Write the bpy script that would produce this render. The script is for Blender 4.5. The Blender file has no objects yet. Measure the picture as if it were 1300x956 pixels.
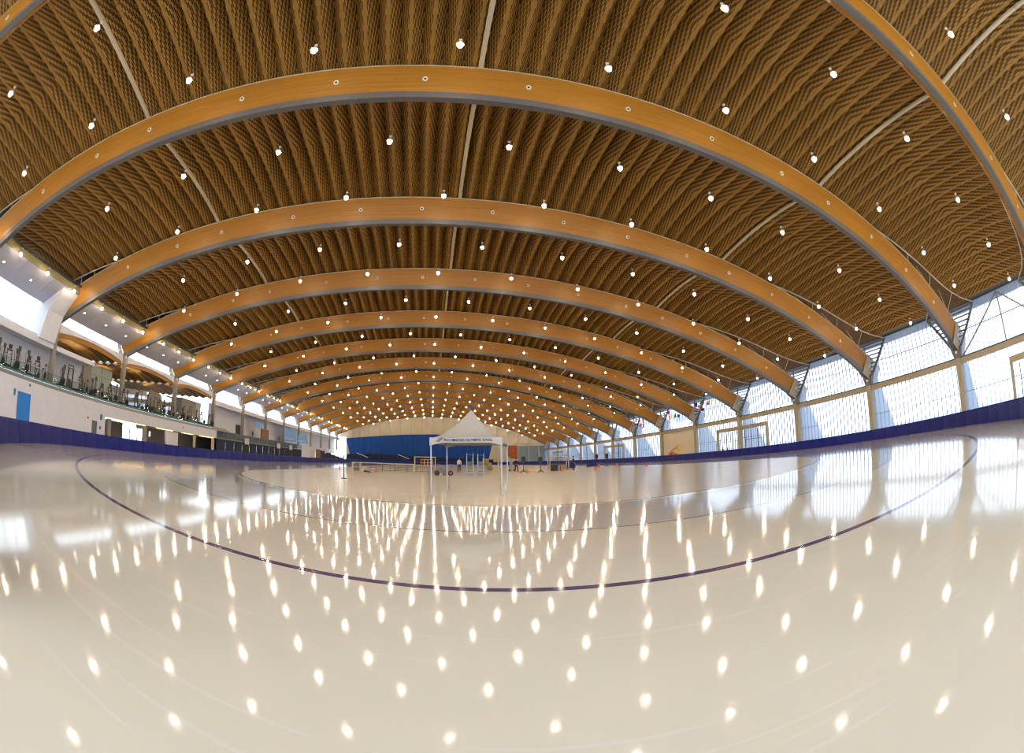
import bpy, math, random
from mathutils import Vector, Matrix
random.seed(7)
PI = math.pi
K = 1.19                      # metres per survey unit
COL = bpy.context.scene.collection
# ------------------------------------------------------------------ helpers
class MB:
    """collects faces, linked later as ONE mesh object"""
    def __init__(s): s.v = []; s.f = []; s.uv = {}; s.m = []
    def add(s, vs, fs, uvs=None, mi=0):
        n = len(s.v); s.v += [tuple(p) for p in vs]
        for i, f in enumerate(fs):
            if uvs: s.uv[len(s.f)] = uvs[i]
            s.f.append(tuple(n + k for k in f)); s.m.append(mi)
        return s
    def box(s, c, d, rz=0.0, ry=0.0, mi=0, taper=1.0):
        hx, hy, hz = d[0]/2, d[1]/2, d[2]/2
        vs = []
        for z in (-1, 1):
            t = taper if z > 0 else 1.0
            for x, y in ((-1,-1),(1,-1),(1,1),(-1,1)):
                p = Vector((x*hx*t, y*hy*t, z*hz))
                if ry: p = Matrix.Rotation(ry, 3, 'Y') @ p
                if rz: p = Matrix.Rotation(rz, 3, 'Z') @ p
                vs.append(p + Vector(c))
        return s.add(vs, [(3,2,1,0),(4,5,6,7),(0,1,5,4),(1,2,6,5),(2,3,7,6),(3,0,4,7)], mi=mi)
    def bar(s, a, b, w, h=None, mi=0):
        a = Vector(a); b = Vector(b); d = b - a; h = h or w
        up = Vector((0,0,1)) if abs(d.normalized().z) < .95 else Vector((0,1,0))
        r = d.cross(up).normalized(); u = r.cross(d).normalized()
        vs = [p + r*sx*w/2 + u*sy*h/2 for p in (a, b) for sx, sy in ((-1,-1),(1,-1),(1,1),(-1,1))]
        return s.add(vs, [(3,2,1,0),(4,5,6,7),(0,1,5,4),(1,2,6,5),(2,3,7,6),(3,0,4,7)], mi=mi)
    def tube(s, pts, r, n=8, mi=0, cap=True):
        pts = [Vector(p) for p in pts]; rs = r if isinstance(r, (list, tuple)) else [r]*len(pts)
        vs = []; fs = []
        for i, p in enumerate(pts):
            d = (pts[min(i+1, len(pts)-1)] - pts[max(i-1, 0)]).normalized()
            up = Vector((0,0,1)) if abs(d.z) < .95 else Vector((0,1,0))
            a = d.cross(up).normalized(); b = a.cross(d).normalized()
            vs += [p + (a*math.cos(2*PI*k/n) + b*math.sin(2*PI*k/n))*rs[i] for k in range(n)]
        for i in range(len(pts)-1):
            for k in range(n):
                fs.append((i*n+k, i*n+(k+1) % n, (i+1)*n+(k+1) % n, (i+1)*n+k))
        if cap: fs += [tuple(range(n-1, -1, -1)), tuple((len(pts)-1)*n+k for k in range(n))]
        return s.add(vs, fs, mi=mi)
    def lathe(s, prof, c=(0,0,0), n=16, mi=0):
        vs = []; fs = []
        for r, z in prof:
            vs += [(c[0]+r*math.cos(2*PI*k/n), c[1]+r*math.sin(2*PI*k/n), c[2]+z) for k in range(n)]
        for i in range(len(prof)-1):
            for k in range(n):
                fs.append((i*n+k, i*n+(k+1) % n, (i+1)*n+(k+1) % n, (i+1)*n+k))
        return s.add(vs, fs, mi=mi)
    def ball(s, c, r, n=12, mi=0, sz=1.0):
        m = max(4, n//2)
        return s.lathe([(max(1e-4, r*math.sin(PI*i/m)), -r*sz*math.cos(PI*i/m)) for i in range(m+1)], c, n, mi)
    def prism(s, poly, axis, a, b, mi=0):
        """poly: 2-D outline; axis 'x': poly is (y,z) swept x=a..b; 'y': poly is (x,z); 'z': (x,y)"""
        def P(p, t):
            return {'x': (t, p[0], p[1]), 'y': (p[0], t, p[1]), 'z': (p[0], p[1], t)}[axis]
        n = len(poly); vs = [P(p, a) for p in poly] + [P(p, b) for p in poly]
        fs = [tuple(range(n)), tuple(range(2*n-1, n-1, -1))] + [(i, (i+1) % n, n+(i+1) % n, n+i) for i in range(n)]
        return s.add(vs, fs, mi=mi)
    def obj(s, name, mat, parent=None, smooth=False, loc=None):
        me = bpy.data.meshes.new(name); me.from_pydata(s.v, [], s.f)
        for m in (mat if isinstance(mat, (list, tuple)) else [mat]): me.materials.append(m)
        if any(s.m): me.polygons.foreach_set('material_index', s.m)
        if s.uv:
            L = me.uv_layers.new(name='UVMap')
            for fi, uvs in s.uv.items():
                for li, uv in zip(me.polygons[fi].loop_indices, uvs): L.data[li].uv = uv
        if smooth: me.polygons.foreach_set('use_smooth', [True]*len(s.f))
        me.update()
        o = bpy.data.objects.new(name, me); COL.objects.link(o)
        if parent: o.parent = parent
        if loc: o.location = loc
        return o
def tag(o, label=None, cat=None, group=None, kind=None):
    if label: o['label'] = label
    if cat: o['category'] = cat
    if group: o['group'] = group
    if kind: o['kind'] = kind
    return o
def thing(name, label, cat, loc=(0,0,0), rz=0, group=None):
    o = bpy.data.objects.new(name, None); COL.objects.link(o)
    o.location = loc; o.rotation_euler = (0, 0, rz); o.empty_display_size = .2
    return tag(o, label, cat, group)
def struct(o): o['kind'] = 'structure'; return o
def dup(root, loc=None, rz=None, label=None, group=None):
    r = root.copy(); COL.objects.link(r)
    if loc is not None: r.location = loc
    if rz is not None: r.rotation_euler = (0, 0, rz)
    if label: r['label'] = label
    if group: r['group'] = group
    for ch in list(root.children):
        c = ch.copy(); COL.objects.link(c); c.parent = r
        for g in ch.children:
            d = g.copy(); COL.objects.link(d); d.parent = c
    return r
NTH = ['first','second','third','fourth','fifth','sixth','seventh','eighth','ninth','tenth','eleventh','twelfth','thirteenth','fourteenth',
       'fifteenth','sixteenth','seventeenth','eighteenth','nineteenth','twentieth']
TENS = ['', '', 'twenty', 'thirty', 'forty', 'fifty', 'sixty', 'seventy', 'eighty', 'ninety']
TENTH = ['', '', 'twentieth', 'thirtieth', 'fortieth', 'fiftieth', 'sixtieth', 'seventieth', 'eightieth', 'ninetieth']
def nth(i):
    n = i+1
    if n <= 20: return NTH[i]
    h = 'hundred and ' if n > 100 else ''
    n = n % 100 if n > 100 else n
    if n == 100: return 'hundredth'
    if n <= 20: return h + NTH[n-1]
    return h + (TENTH[n//10] if n % 10 == 0 else TENS[n//10] + '-' + NTH[n % 10-1])
# ------------------------------------------------------------------ materials
def newmat(name):
    m = bpy.data.materials.new(name); m.use_nodes = True
    nt = m.node_tree; b = nt.nodes['Principled BSDF']; return m, nt, b
def mat(name, col, rough=.6, metal=0.0, spec=.5, var=.12, scale=6.0, bump=0.0):
    m, nt, b = newmat(name); N = nt.nodes; L = nt.links
    tc = N.new('ShaderNodeTexCoord'); nz = N.new('ShaderNodeTexNoise'); nz.inputs['Scale'].default_value = scale; nz.inputs['Detail'].default_value = 4
    L.new(tc.outputs['Object'], nz.inputs['Vector'])
    mr = N.new('ShaderNodeMapRange'); mr.inputs[1].default_value = .25; mr.inputs[2].default_value = .75
    mr.inputs[3].default_value = 1-var; mr.inputs[4].default_value = 1+var
    L.new(nz.outputs['Fac'], mr.inputs[0])
    mx = N.new('ShaderNodeVectorMath'); mx.operation = 'SCALE'; mx.inputs[0].default_value = col[:3]
    L.new(mr.outputs[0], mx.inputs['Scale']); L.new(mx.outputs[0], b.inputs['Base Color'])
    b.inputs['Roughness'].default_value = rough; b.inputs['Metallic'].default_value = metal
    b.inputs['Specular IOR Level'].default_value = spec
    if bump:
        bp = N.new('ShaderNodeBump'); bp.inputs['Strength'].default_value = bump; bp.inputs['Distance'].default_value = .02
        L.new(nz.outputs['Fac'], bp.inputs['Height']); L.new(bp.outputs[0], b.inputs['Normal'])
    return m
def emit(name, col, st):
    m, nt, b = newmat(name); b.inputs['Base Color'].default_value = (*col, 1)
    b.inputs['Emission Color'].default_value = (*col, 1); b.inputs['Emission Strength'].default_value = st
    return m
def nd(nt, t, **kw):
    n = nt.nodes.new(t)
    for k, v in kw.items(): setattr(n, k, v)
    return n
def math_(nt, op, a, b=None, c=None, clamp=False):
    n = nt.nodes.new('ShaderNodeMath'); n.operation = op; n.use_clamp = clamp
    for i, x in enumerate((a, b, c)):
        if x is None: continue
        if isinstance(x, (int, float)): n.inputs[i].default_value = x
        else: nt.links.new(x, n.inputs[i])
    return n.outputs[0]
def mixc(nt, f, a, b):
    n = nt.nodes.new('ShaderNodeMix'); n.data_type = 'RGBA'
    for k, x in ((0, f), (6, a), (7, b)):
        if isinstance(x, (int, float)): n.inputs[k].default_value = x
        elif isinstance(x, tuple): n.inputs[k].default_value = (*x, 1)
        else: nt.links.new(x, n.inputs[k])
    return n.outputs[2]

def wave_wood():
    m, nt, b = newmat('wave_panel_wood'); L = nt.links; RW = 13.0
    uv = nd(nt, 'ShaderNodeUVMap'); sp = nd(nt, 'ShaderNodeSeparateXYZ'); L.new(uv.outputs[0], sp.inputs[0])
    u, v = sp.outputs[0], sp.outputs[1]
    w = math_(nt, 'ABSOLUTE', math_(nt, 'SUBTRACT', math_(nt, 'FRACT', u), .5))            # 0 on the rib, .5 in the valley
    vm = math_(nt, 'ABSOLUTE', math_(nt, 'SUBTRACT', math_(nt, 'MODULO', math_(nt, 'ADD', v, 14.3*1.19*20), 14.3*1.19), 14.3*1.19/2))
    r = math_(nt, 'MULTIPLY', w, RW*2); row = math_(nt, 'FLOOR', r); fr = math_(nt, 'FRACT', r)
    # boards step sideways by a third of their length from row to row, mirrored about each rib and about mid-span
    x = math_(nt, 'ADD', math_(nt, 'MULTIPLY', vm, 1/1.25), math_(nt, 'MULTIPLY', row, .335))
    fx = math_(nt, 'FRACT', x)
    rnd = nd(nt, 'ShaderNodeTexWhiteNoise'); cbn = nd(nt, 'ShaderNodeCombineXYZ'); L.new(row, cbn.inputs[0]); L.new(math_(nt, 'FLOOR', x), cbn.inputs[1]); L.new(math_(nt, 'FLOOR', u), cbn.inputs[2]); L.new(cbn.outputs[0], rnd.inputs['Vector'])
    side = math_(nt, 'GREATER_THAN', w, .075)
    slot = math_(nt, 'MULTIPLY', math_(nt, 'GREATER_THAN', fx, .36), math_(nt, 'GREATER_THAN', fr, .52))
    slot = math_(nt, 'MULTIPLY', slot, side)
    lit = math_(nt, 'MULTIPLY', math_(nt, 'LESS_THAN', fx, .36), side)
    cb = nd(nt, 'ShaderNodeCombineXYZ'); L.new(v, cb.inputs[0]); L.new(u, cb.inputs[1])
    nz = nd(nt, 'ShaderNodeTexNoise'); nz.inputs['Scale'].default_value = 1.0; nz.inputs['Detail'].default_value = 5
    m2 = nd(nt, 'ShaderNodeMapping'); m2.inputs['Scale'].default_value = (.6, 40, 1); L.new(cb.outputs[0], m2.inputs[0]); L.new(m2.outputs[0], nz.inputs['Vector'])
    base = mixc(nt, nz.outputs['Fac'], (.155,.072,.012), (.34,.175,.036))
    base = mixc(nt, math_(nt, 'MULTIPLY', rnd.outputs['Value'], .45), base, (.07,.032,.006))
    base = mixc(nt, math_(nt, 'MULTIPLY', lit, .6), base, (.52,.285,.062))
    # the narrow flat rib board is a paler, plain timber
    base = mixc(nt, math_(nt, 'SUBTRACT', 1.0, side), base, mixc(nt, nz.outputs['Fac'], (.18,.095,.02), (.40,.225,.055)))
    col = mixc(nt, slot, base, (.010,.006,.003))
    L.new(col, b.inputs['Base Color']); b.inputs['Roughness'].default_value = .62
    b.inputs['Specular IOR Level'].default_value = .25
    return m
def glulam():
    m, nt, b = newmat('glulam_wood'); L = nt.links
    uv = nd(nt, 'ShaderNodeUVMap'); mp = nd(nt, 'ShaderNodeMapping'); mp.inputs['Scale'].default_value = (.12, 9, 1); L.new(uv.outputs[0], mp.inputs[0])
    nz = nd(nt, 'ShaderNodeTexNoise'); nz.inputs['Scale'].default_value = 2.2; nz.inputs['Detail'].default_value = 7; nz.inputs['Roughness'].default_value = .65; L.new(mp.outputs[0], nz.inputs['Vector'])
    br = nd(nt, 'ShaderNodeTexBrick'); L.new(uv.outputs[0], br.inputs['Vector']); br.inputs['Scale'].default_value = 1
    br.inputs['Brick Width'].default_value = 3.1; br.inputs['Row Height'].default_value = .09; br.inputs['Mortar Size'].default_value = .004
    br.inputs['Color1'].default_value = (.1,.1,.1,1); br.inputs['Color2'].default_value = (.9,.9,.9,1); br.inputs['Mortar'].default_value = (0,0,0,1)
    f = math_(nt, 'ADD', math_(nt, 'MULTIPLY', nz.outputs['Fac'], .7), math_(nt, 'MULTIPLY', br.outputs['Color'], .28), clamp=True)
    col = mixc(nt, f, (.24,.085,.007), (.60,.272,.026))
    L.new(col, b.inputs['Base Color']); b.inputs['Roughness'].default_value = .42; b.inputs['Specular IOR Level'].default_value = .4
    return m
OX, OY, OY2 = 6.257*K, 28.446*K, 122.5*K
R1, R2, R3, RB = 25.238*K, 21.876*K, 17.65*K, 28.65*K
def ice():
    m, nt, b = newmat('rink_ice'); L = nt.links
    g = nd(nt, 'ShaderNodeNewGeometry'); sp = nd(nt, 'ShaderNodeSeparateXYZ'); L.new(g.outputs['Position'], sp.inputs[0])
    x, y = sp.outputs[0], sp.outputs[1]
    dx = math_(nt, 'SUBTRACT', x, OX)
    dy = math_(nt, 'MAXIMUM', math_(nt, 'MAXIMUM', math_(nt, 'SUBTRACT', OY, y), math_(nt, 'SUBTRACT', y, OY2)), 0.0)
    d = math_(nt, 'SQRT', math_(nt, 'ADD', math_(nt, 'MULTIPLY', dx, dx), math_(nt, 'MULTIPLY', dy, dy)))
    def line(r, w): return math_(nt, 'LESS_THAN', math_(nt, 'ABSOLUTE', math_(nt, 'SUBTRACT', d, r)), w/2)
    nz = nd(nt, 'ShaderNodeTexNoise'); nz.inputs['Scale'].default_value = .5; nz.inputs['Detail'].default_value = 6; L.new(g.outputs['Position'], nz.inputs['Vector'])
    nzb = nd(nt, 'ShaderNodeTexNoise'); nzb.inputs['Scale'].default_value = 5; nzb.inputs['Detail'].default_value = 3; L.new(g.outputs['Position'], nzb.inputs['Vector'])
    track = mixc(nt, nz.outputs['Fac'], (.73,.66,.515), (.83,.77,.62))
    lane = mixc(nt, nz.outputs['Fac'], (.56,.56,.52), (.65,.65,.60))
    infld = mixc(nt, nz.outputs['Fac'], (.52,.44,.33), (.60,.515,.39))
    inside = math_(nt, 'LESS_THAN', d, R3)
    inlane = math_(nt, 'LESS_THAN', d, R2)
    col = mixc(nt, inlane, track, lane); col = mixc(nt, inside, col, infld)
    # skate scratches following the track
    wv = nd(nt, 'ShaderNodeTexNoise'); wv.noise_dimensions = '2D'; wv.inputs['Scale'].default_value = 1; wv.inputs['Detail'].default_value = 5
    ang = math_(nt, 'ARCTAN2', dx, math_(nt, 'SUBTRACT', OY, y))
    cb = nd(nt, 'ShaderNodeCombineXYZ'); L.new(math_(nt, 'MULTIPLY', d, 9.0), cb.inputs[0]); L.new(math_(nt, 'MULTIPLY', ang, 7.0), cb.inputs[1]); L.new(cb.outputs[0], wv.inputs['Vector'])
    scr = math_(nt, 'MULTIPLY', math_(nt, 'GREATER_THAN', wv.outputs['Fac'], .66), .18)
    col = mixc(nt, scr, col, (.93,.93,.92))
    col = mixc(nt, line(R2, .07), col, (.16,.12,.12)); col = mixc(nt, line(R3+.32, .22), col, (.88,.86,.82))
    col = mixc(nt, line(R3, .1), col, (.03,.05,.05)); col = mixc(nt, line(R1, .14), col, (.10,.07,.15))
    L.new(col, b.inputs['Base Color'])
    rg = math_(nt, 'ADD', math_(nt, 'MULTIPLY', nzb.outputs['Fac'], .03), .06)
    rg = math_(nt, 'ADD', rg, math_(nt, 'MULTIPLY', inside, .12))
    L.new(rg, b.inputs['Roughness'])
    b.inputs['IOR'].default_value = 1.42
    L.new(math_(nt, 'SUBTRACT', .5, math_(nt, 'MULTIPLY', inside, .42)), b.inputs['Specular IOR Level'])
    bp = nd(nt, 'ShaderNodeBump'); bp.inputs['Strength'].default_value = .007; bp.inputs['Distance'].default_value = .01
    L.new(math_(nt, 'ADD', wv.outputs['Fac'], nzb.outputs['Fac']), bp.inputs['Height']); L.new(bp.outputs[0], b.inputs['Normal'])
    return m
def glass(name, tint, refl=.06):
    m = bpy.data.materials.new(name); m.use_nodes = True; nt = m.node_tree; nt.nodes.clear(); L = nt.links
    o = nd(nt, 'ShaderNodeOutputMaterial'); t = nd(nt, 'ShaderNodeBsdfTransparent'); t.inputs[0].default_value = (*tint, 1)
    g = nd(nt, 'ShaderNodeBsdfGlossy'); g.inputs['Roughness'].default_value = .05; g.inputs[0].default_value = (.9,.95,1,1)
    fz = nd(nt, 'ShaderNodeFresnel'); ge = nd(nt, 'ShaderNodeNewGeometry'); L.new(math_(nt, 'SUBTRACT', 1.45, math_(nt, 'MULTIPLY', ge.outputs['Backfacing'], 1.45-1/1.45)), fz.inputs[0])
    mx = nd(nt, 'ShaderNodeMixShader'); L.new(fz.outputs[0], mx.inputs[0]); L.new(t.outputs[0], mx.inputs[1]); L.new(g.outputs[0], mx.inputs[2]); L.new(mx.outputs[0], o.inputs[0])
    return m
def screen_glass():
    """pane behind a fine pale woven sun screen: vertical strips of light and slightly bluer cloth"""
    m = bpy.data.materials.new('screened_glass'); m.use_nodes = True; nt = m.node_tree; nt.nodes.clear(); L = nt.links
    o = nd(nt, 'ShaderNodeOutputMaterial'); t = nd(nt, 'ShaderNodeBsdfTransparent'); tr = nd(nt, 'ShaderNodeBsdfTranslucent'); df = nd(nt, 'ShaderNodeBsdfDiffuse')
    tc = nd(nt, 'ShaderNodeTexCoord'); mp = nd(nt, 'ShaderNodeMapping'); mp.inputs['Scale'].default_value = (1, 1.2, .1); L.new(tc.outputs['Object'], mp.inputs[0])
    nz = nd(nt, 'ShaderNodeTexNoise'); nz.inputs['Scale'].default_value = 1; L.new(mp.outputs[0], nz.inputs['Vector'])
    c = mixc(nt, nz.outputs['Fac'], (.62,.74,.92), (.96,.98,1.0)); L.new(c, t.inputs[0]); tr.inputs[0].default_value = (.8,.88,.97,1); df.inputs[0].default_value = (.75,.8,.86,1)
    m1 = nd(nt, 'ShaderNodeMixShader'); m1.inputs[0].default_value = .28; L.new(t.outputs[0], m1.inputs[1]); L.new(tr.outputs[0], m1.inputs[2])
    m2 = nd(nt, 'ShaderNodeMixShader'); m2.inputs[0].default_value = .08; L.new(m1.outputs[0], m2.inputs[1]); L.new(df.outputs[0], m2.inputs[2]); L.new(m2.outputs[0], o.inputs[0])
    return m
M = {
 'wave': wave_wood(), 'glulam': glulam(), 'ice': ice(), 'glass': glass('clear_glass', (.93,.97,.96)), 'rail_glass': glass('rail_glass', (.84,.92,.92)),
 'screen': screen_glass(),
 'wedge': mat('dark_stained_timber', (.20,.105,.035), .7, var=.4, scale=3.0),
 'mullion': mat('pale_mullion', (.34,.37,.46), .4, .1),
 'steel3': mat('node_grey_steel', (.14,.135,.13), .5, .1),
 'buttress': mat('outdoor_blue_grey_concrete', (.22,.27,.34), .8),
 'steel2': mat('blue_grey_steel', (.10,.105,.125), .5, .2),
 'steel': mat('grey_steel', (.155,.145,.14), .45, .2), 'darksteel': mat('dark_steel', (.06,.06,.065), .5, .2), 'plate': mat('end_plate', (.42,.36,.26), .5),
 'cream': mat('cream_paint', (.55,.47,.33), .5), 'disc': mat('pale_disc', (.75,.70,.62), .4), 'black': mat('black_matt', (.012,.012,.014), .5),
 'conc': mat('beige_concrete', (.40,.33,.22), .8, bump=.2), 'conc2': mat('grey_concrete', (.30,.27,.23), .8, bump=.2),
 'white': mat('white_paint', (.73,.73,.80), .6, var=.04, scale=1.5), 'offwhite': mat('off_white_panel', (.66,.65,.70), .6, var=.05, scale=1.0),
 'soffit': mat('soffit_panel', (.47,.46,.54), .55, var=.06), 'fascia': mat('fascia_wood', (.27,.235,.11), .5),
 'pad': mat('navy_vinyl', (.008,.016,.23), .5, spec=.3, var=.25, scale=2.5, bump=.25), 'padtop': mat('navy_vinyl_top', (.008,.016,.19), .5, spec=.3),
 'navy': mat('navy_drape', (.02,.03,.07), .8, var=.3), 'curtain': mat('royal_blue_curtain', (.004,.075,.36), .75, var=.12, scale=.6, bump=.1),
 'door_blue': mat('blue_door', (.02,.22,.70), .35), 'door_grey': mat('grey_door', (.13,.15,.16), .5), 'brown': mat('brown_wood_door', (.22,.12,.045), .6),
 'teal': mat('teal_sign', (.02,.20,.26), .5), 'red': mat('red_plastic', (.60,.03,.03), .45), 'orange': mat('orange_cone', (.95,.10,.03), .5),
 'canvas': mat('cream_canvas', (.50,.445,.375), .7, var=.05), 'alu': mat('pale_aluminium', (.30,.34,.39), .35, .3), 'tentblue': mat('blue_cloth', (.012,.04,.17), .6),
 'timber': mat('pale_timber', (.62,.45,.20), .6), 'timber_o': mat('orange_timber', (.70,.32,.06), .6), 'net': mat('green_grey_net', (.16,.16,.10), .8),
 'liftorange': mat('worn_orange_paint', (.62,.17,.04), .5, var=.5, scale=2), 'yellow': mat('yellow_machine', (.75,.42,.03), .4), 'skin': mat('skin', (.55,.33,.22), .6), 'hair': mat('dark_hair', (.03,.02,.015), .7),
 'blackcloth': mat('black_clothing', (.02,.02,.025), .8), 'whitecloth': mat('white_clothing', (.75,.75,.78), .8), 'bluecloth': mat('blue_clothing', (.05,.12,.35), .8),
 'machine': mat('black_gym_machine', (.035,.03,.032), .4, var=.3), 'machine_g': mat('grey_gym_machine', (.07,.068,.065), .4), 'post': mat('cream_post', (.62,.56,.36), .5),
 'endpanel': mat('cream_end_wall', (.74,.65,.50), .7, var=.06, scale=.4), 'rubble': mat('gold_bundle', (.35,.24,.08), .7), 'art': mat('rust_red_mural', (.42,.10,.03), .6, var=.5, scale=1.2),
 'greyglaze': mat('grey_blue_panel', (.22,.27,.30), .4), 'poster': mat('sky_blue_poster', (.18,.40,.78), .5, var=.2, scale=.8), 'postergrey': mat('poster_pale', (.62,.72,.88), .5),
 'snow': mat('outdoor_ground', (.6,.6,.62), .9), 'concfloor': mat('grey_floor', (.36,.33,.31), .5, var=.08, scale=1.0),
 'lampglass': emit('lamp_glow', (1.0,.83,.60), 200.0), 'gymfill': emit('gym_fill_glow', (1.0,.80,.52), 110.0), 'lampcool': emit('lamp_glow_small', (1.0,.90,.75), 60.0), 'striplight': emit('warm_strip_light', (1.0,.62,.22), 4.0),
 'lamphouse': mat('lamp_housing', (.75,.70,.65), .35, .1), 'screenlit': emit('lit_screen', (.55,.8,1.0), 2.5),
 'railglint': emit('rail_glint_glow', (.35,.85,1.0), .6),  # reflections at the rail foot, painted as a faint glow
}
# ------------------------------------------------------------------ survey numbers
S = 14.3*K; Y1 = 17.564*K; XC = .728*K; ZC = -81.856*K; RC = 101.614*K; HC = 1.184*K
XR = 50.35*K; XL = -41.3*K
def ya(k): return Y1 + (k-1)*S                     # arch k stands at this depth
def an(k): return 'rearmost' if k < 0 else ('overhead' if k == 0 else nth(k-1))
def interp(x, t):
    for (a, va), (b, vb) in zip(t, t[1:]):
        if x <= b: return va + (vb-va)*max(0, (x-a))/(b-a)
    return t[-1][1]
LIFT = [(0,0),(26,0),(29,.1),(32.3,.35),(36.3,.75),(40.3,1.1),(43.6,1.35),(49.7,2.0),(53,2.2)]
BAYIN = [(0,0),(26,0),(33,.45),(39.3,.9),(43.6,1.25),(45.7,1.55),(47.3,2.0),(48.6,2.7),(49.6,3.6),(53,3.6)]
def circ(x, dr=0.0): return math.sqrt(max(1, (RC+dr)**2 - (x-XC)**2)) + ZC
def roofz(x): return circ(x, 2.2*K) + interp(abs(x-XC)/K, LIFT)*K
def bayin(x): return interp(abs(x-XC)/K, BAYIN)*K
# ------------------------------------------------------------------ ceiling
P_ = 1.24*K; NB = (-1, 13)
def ceiling_bay(k, x0=-41.6*K, x1=50.9*K):
    """wave panels of the bay behind arch k (between arch k and k+1)"""
    mb = MB(); prof = [(0,1),(.16,.62),(.38,0),(.5,-.02),(.62,0),(.84,.62),(1,1)]
    n = int((x1-x0)/P_); xs = []
    for i in range(n):
        for s, h in prof[:-1]: xs.append((x0+(i+s)*P_, h, i+s))
    xs.append((x0+n*P_, 1, n)); T = 12
    vs = []
    for x, h, u in xs:
        a = bayin(x)
        for j in range(T+1):
            t = j/T; q = 4*t*(1-t); fade = 1-min(1, max(0, (abs(x-XC)/K-42)/7.5))
            D = (.34+.5*q)*K
            vs.append((x, ya(k)+a+(S-2*a)*t, roofz(x) + .03 + .62*K*q*fade + h*D))
    fs = []; uvs = []
    W = T+1
    for i in range(len(xs)-1):
        for j in range(T):
            fs.append((i*W+j, (i+1)*W+j, (i+1)*W+j+1, i*W+j+1))
            y = lambda jj: (k*S + S*jj/T)
            uvs.append(((xs[i][2], y(j)), (xs[i+1][2], y(j)), (xs[i+1][2], y(j+1)), (xs[i][2], y(j+1))))
    mb.add(vs, fs, uvs)
    return struct(mb.obj('ceiling', M['wave']))
for k in range(NB[0], NB[1]+1): ceiling_bay(k)
# roof deck closing the space above the wave panels and over the arches
mb = MB(); xs = [-43*K + i*(97*K)/60 for i in range(61)]
ytop0, ytop1 = ya(-1)-1, ya(14)+1
vs = [(x, y, (roofz(x) if x > -42*K else roofz(-42*K)) + 1.75*K) for x in xs for y in (ytop0, ytop1)]
mb.add(vs, [(2*i, 2*i+1, 2*i+3, 2*i+2) for i in range(60)])
struct(mb.obj('ceiling', M['darksteel']))
# cream longitudinal beams under the wave panels
for nm, bx, sd in (('left', -19.9*K, 0), ('centre', 1.56*K, 1), ('right', 26.5*K, 2)):
    for k in range(NB[0], 14):
        mb = MB(); T = 8; pts = []
        for j in range(T+1):
            t = j/T; q = 4*t*(1-t)
            pts.append((bx, ya(k)+S*t, roofz(bx) - .05 + .62*K*q))
        for a, b in zip(pts, pts[1:]): mb.bar(a, b, .34, .16)
        o = mb.obj('ceiling_beam', M['cream'])
        where = {'left': 'left of the ridge', 'centre': 'at the ridge', 'right': 'right of the ridge'}[nm]
        tag(o, f'cream beam {where} under the ceiling just behind the {an(k)} arch' if k >= 0 else f'cream beam {where} overhead, behind the camera', 'beam', 'cream beams crossing between the arches')
# ------------------------------------------------------------------ arches
DISCX = [-30.3,-24.2,-19.4,-12.5,-6.6,-1.5,4.35,10.4,16.3,22.3,27.2,32.8,38.4,44.0]
def arch_sweep(mb, sec, a0, a1, n=72):
    """sec: closed list of (dr, y) offsets in survey units, swept over angle; uv = (arc length, perimeter)"""
    m = len(sec); vs = []
    per = [0]
    for i in range(m):
        a, b = sec[i], sec[(i+1) % m]; per.append(per[-1] + math.hypot(a[0]-b[0], a[1]-b[1])*K)
    for i in range(n+1):
        th = a0 + (a1-a0)*i/n
        for dr, y in sec:
            r = RC + dr*K; vs.append((XC + r*math.sin(th), y*K, ZC + r*math.cos(th)))
    fs = []; uvs = []
    for i in range(n):
        s0 = RC*(a0+(a1-a0)*i/n); s1 = RC*(a0+(a1-a0)*(i+1)/n)
        for j in range(m):
            fs.append((i*m+j, i*m+(j+1) % m, (i+1)*m+(j+1) % m, (i+1)*m+j))
            uvs.append(((s0, per[j]), (s0, per[j+1]), (s1, per[j+1]), (s1, per[j])))
    fs.append(tuple(range(m))); uvs.append(tuple((0, per[j]) for j in range(m)))
    fs.append(tuple(n*m + j for j in range(m-1, -1, -1))); uvs.append(tuple((0, per[j]) for j in range(m-1, -1, -1)))
    mb.add(vs, fs, uvs)
thL = -math.asin((41.2*K+XC)/RC); thR = math.asin((50.45*K-XC)/RC)
def edge_pts(sx, side, n=14):
    """the pale tube that carries the roof edge where it lifts away from the arch end"""
    out = []
    for i in range(n+1):
        u = (30 + (49.55 - 30)*i/n)*K if sx > 0 else (30 + (39.5-30)*i/n)*K
        x = XC + sx*u
        out.append((x, side*(bayin(x)+.12), roofz(x) - .12))
    return out
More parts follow.
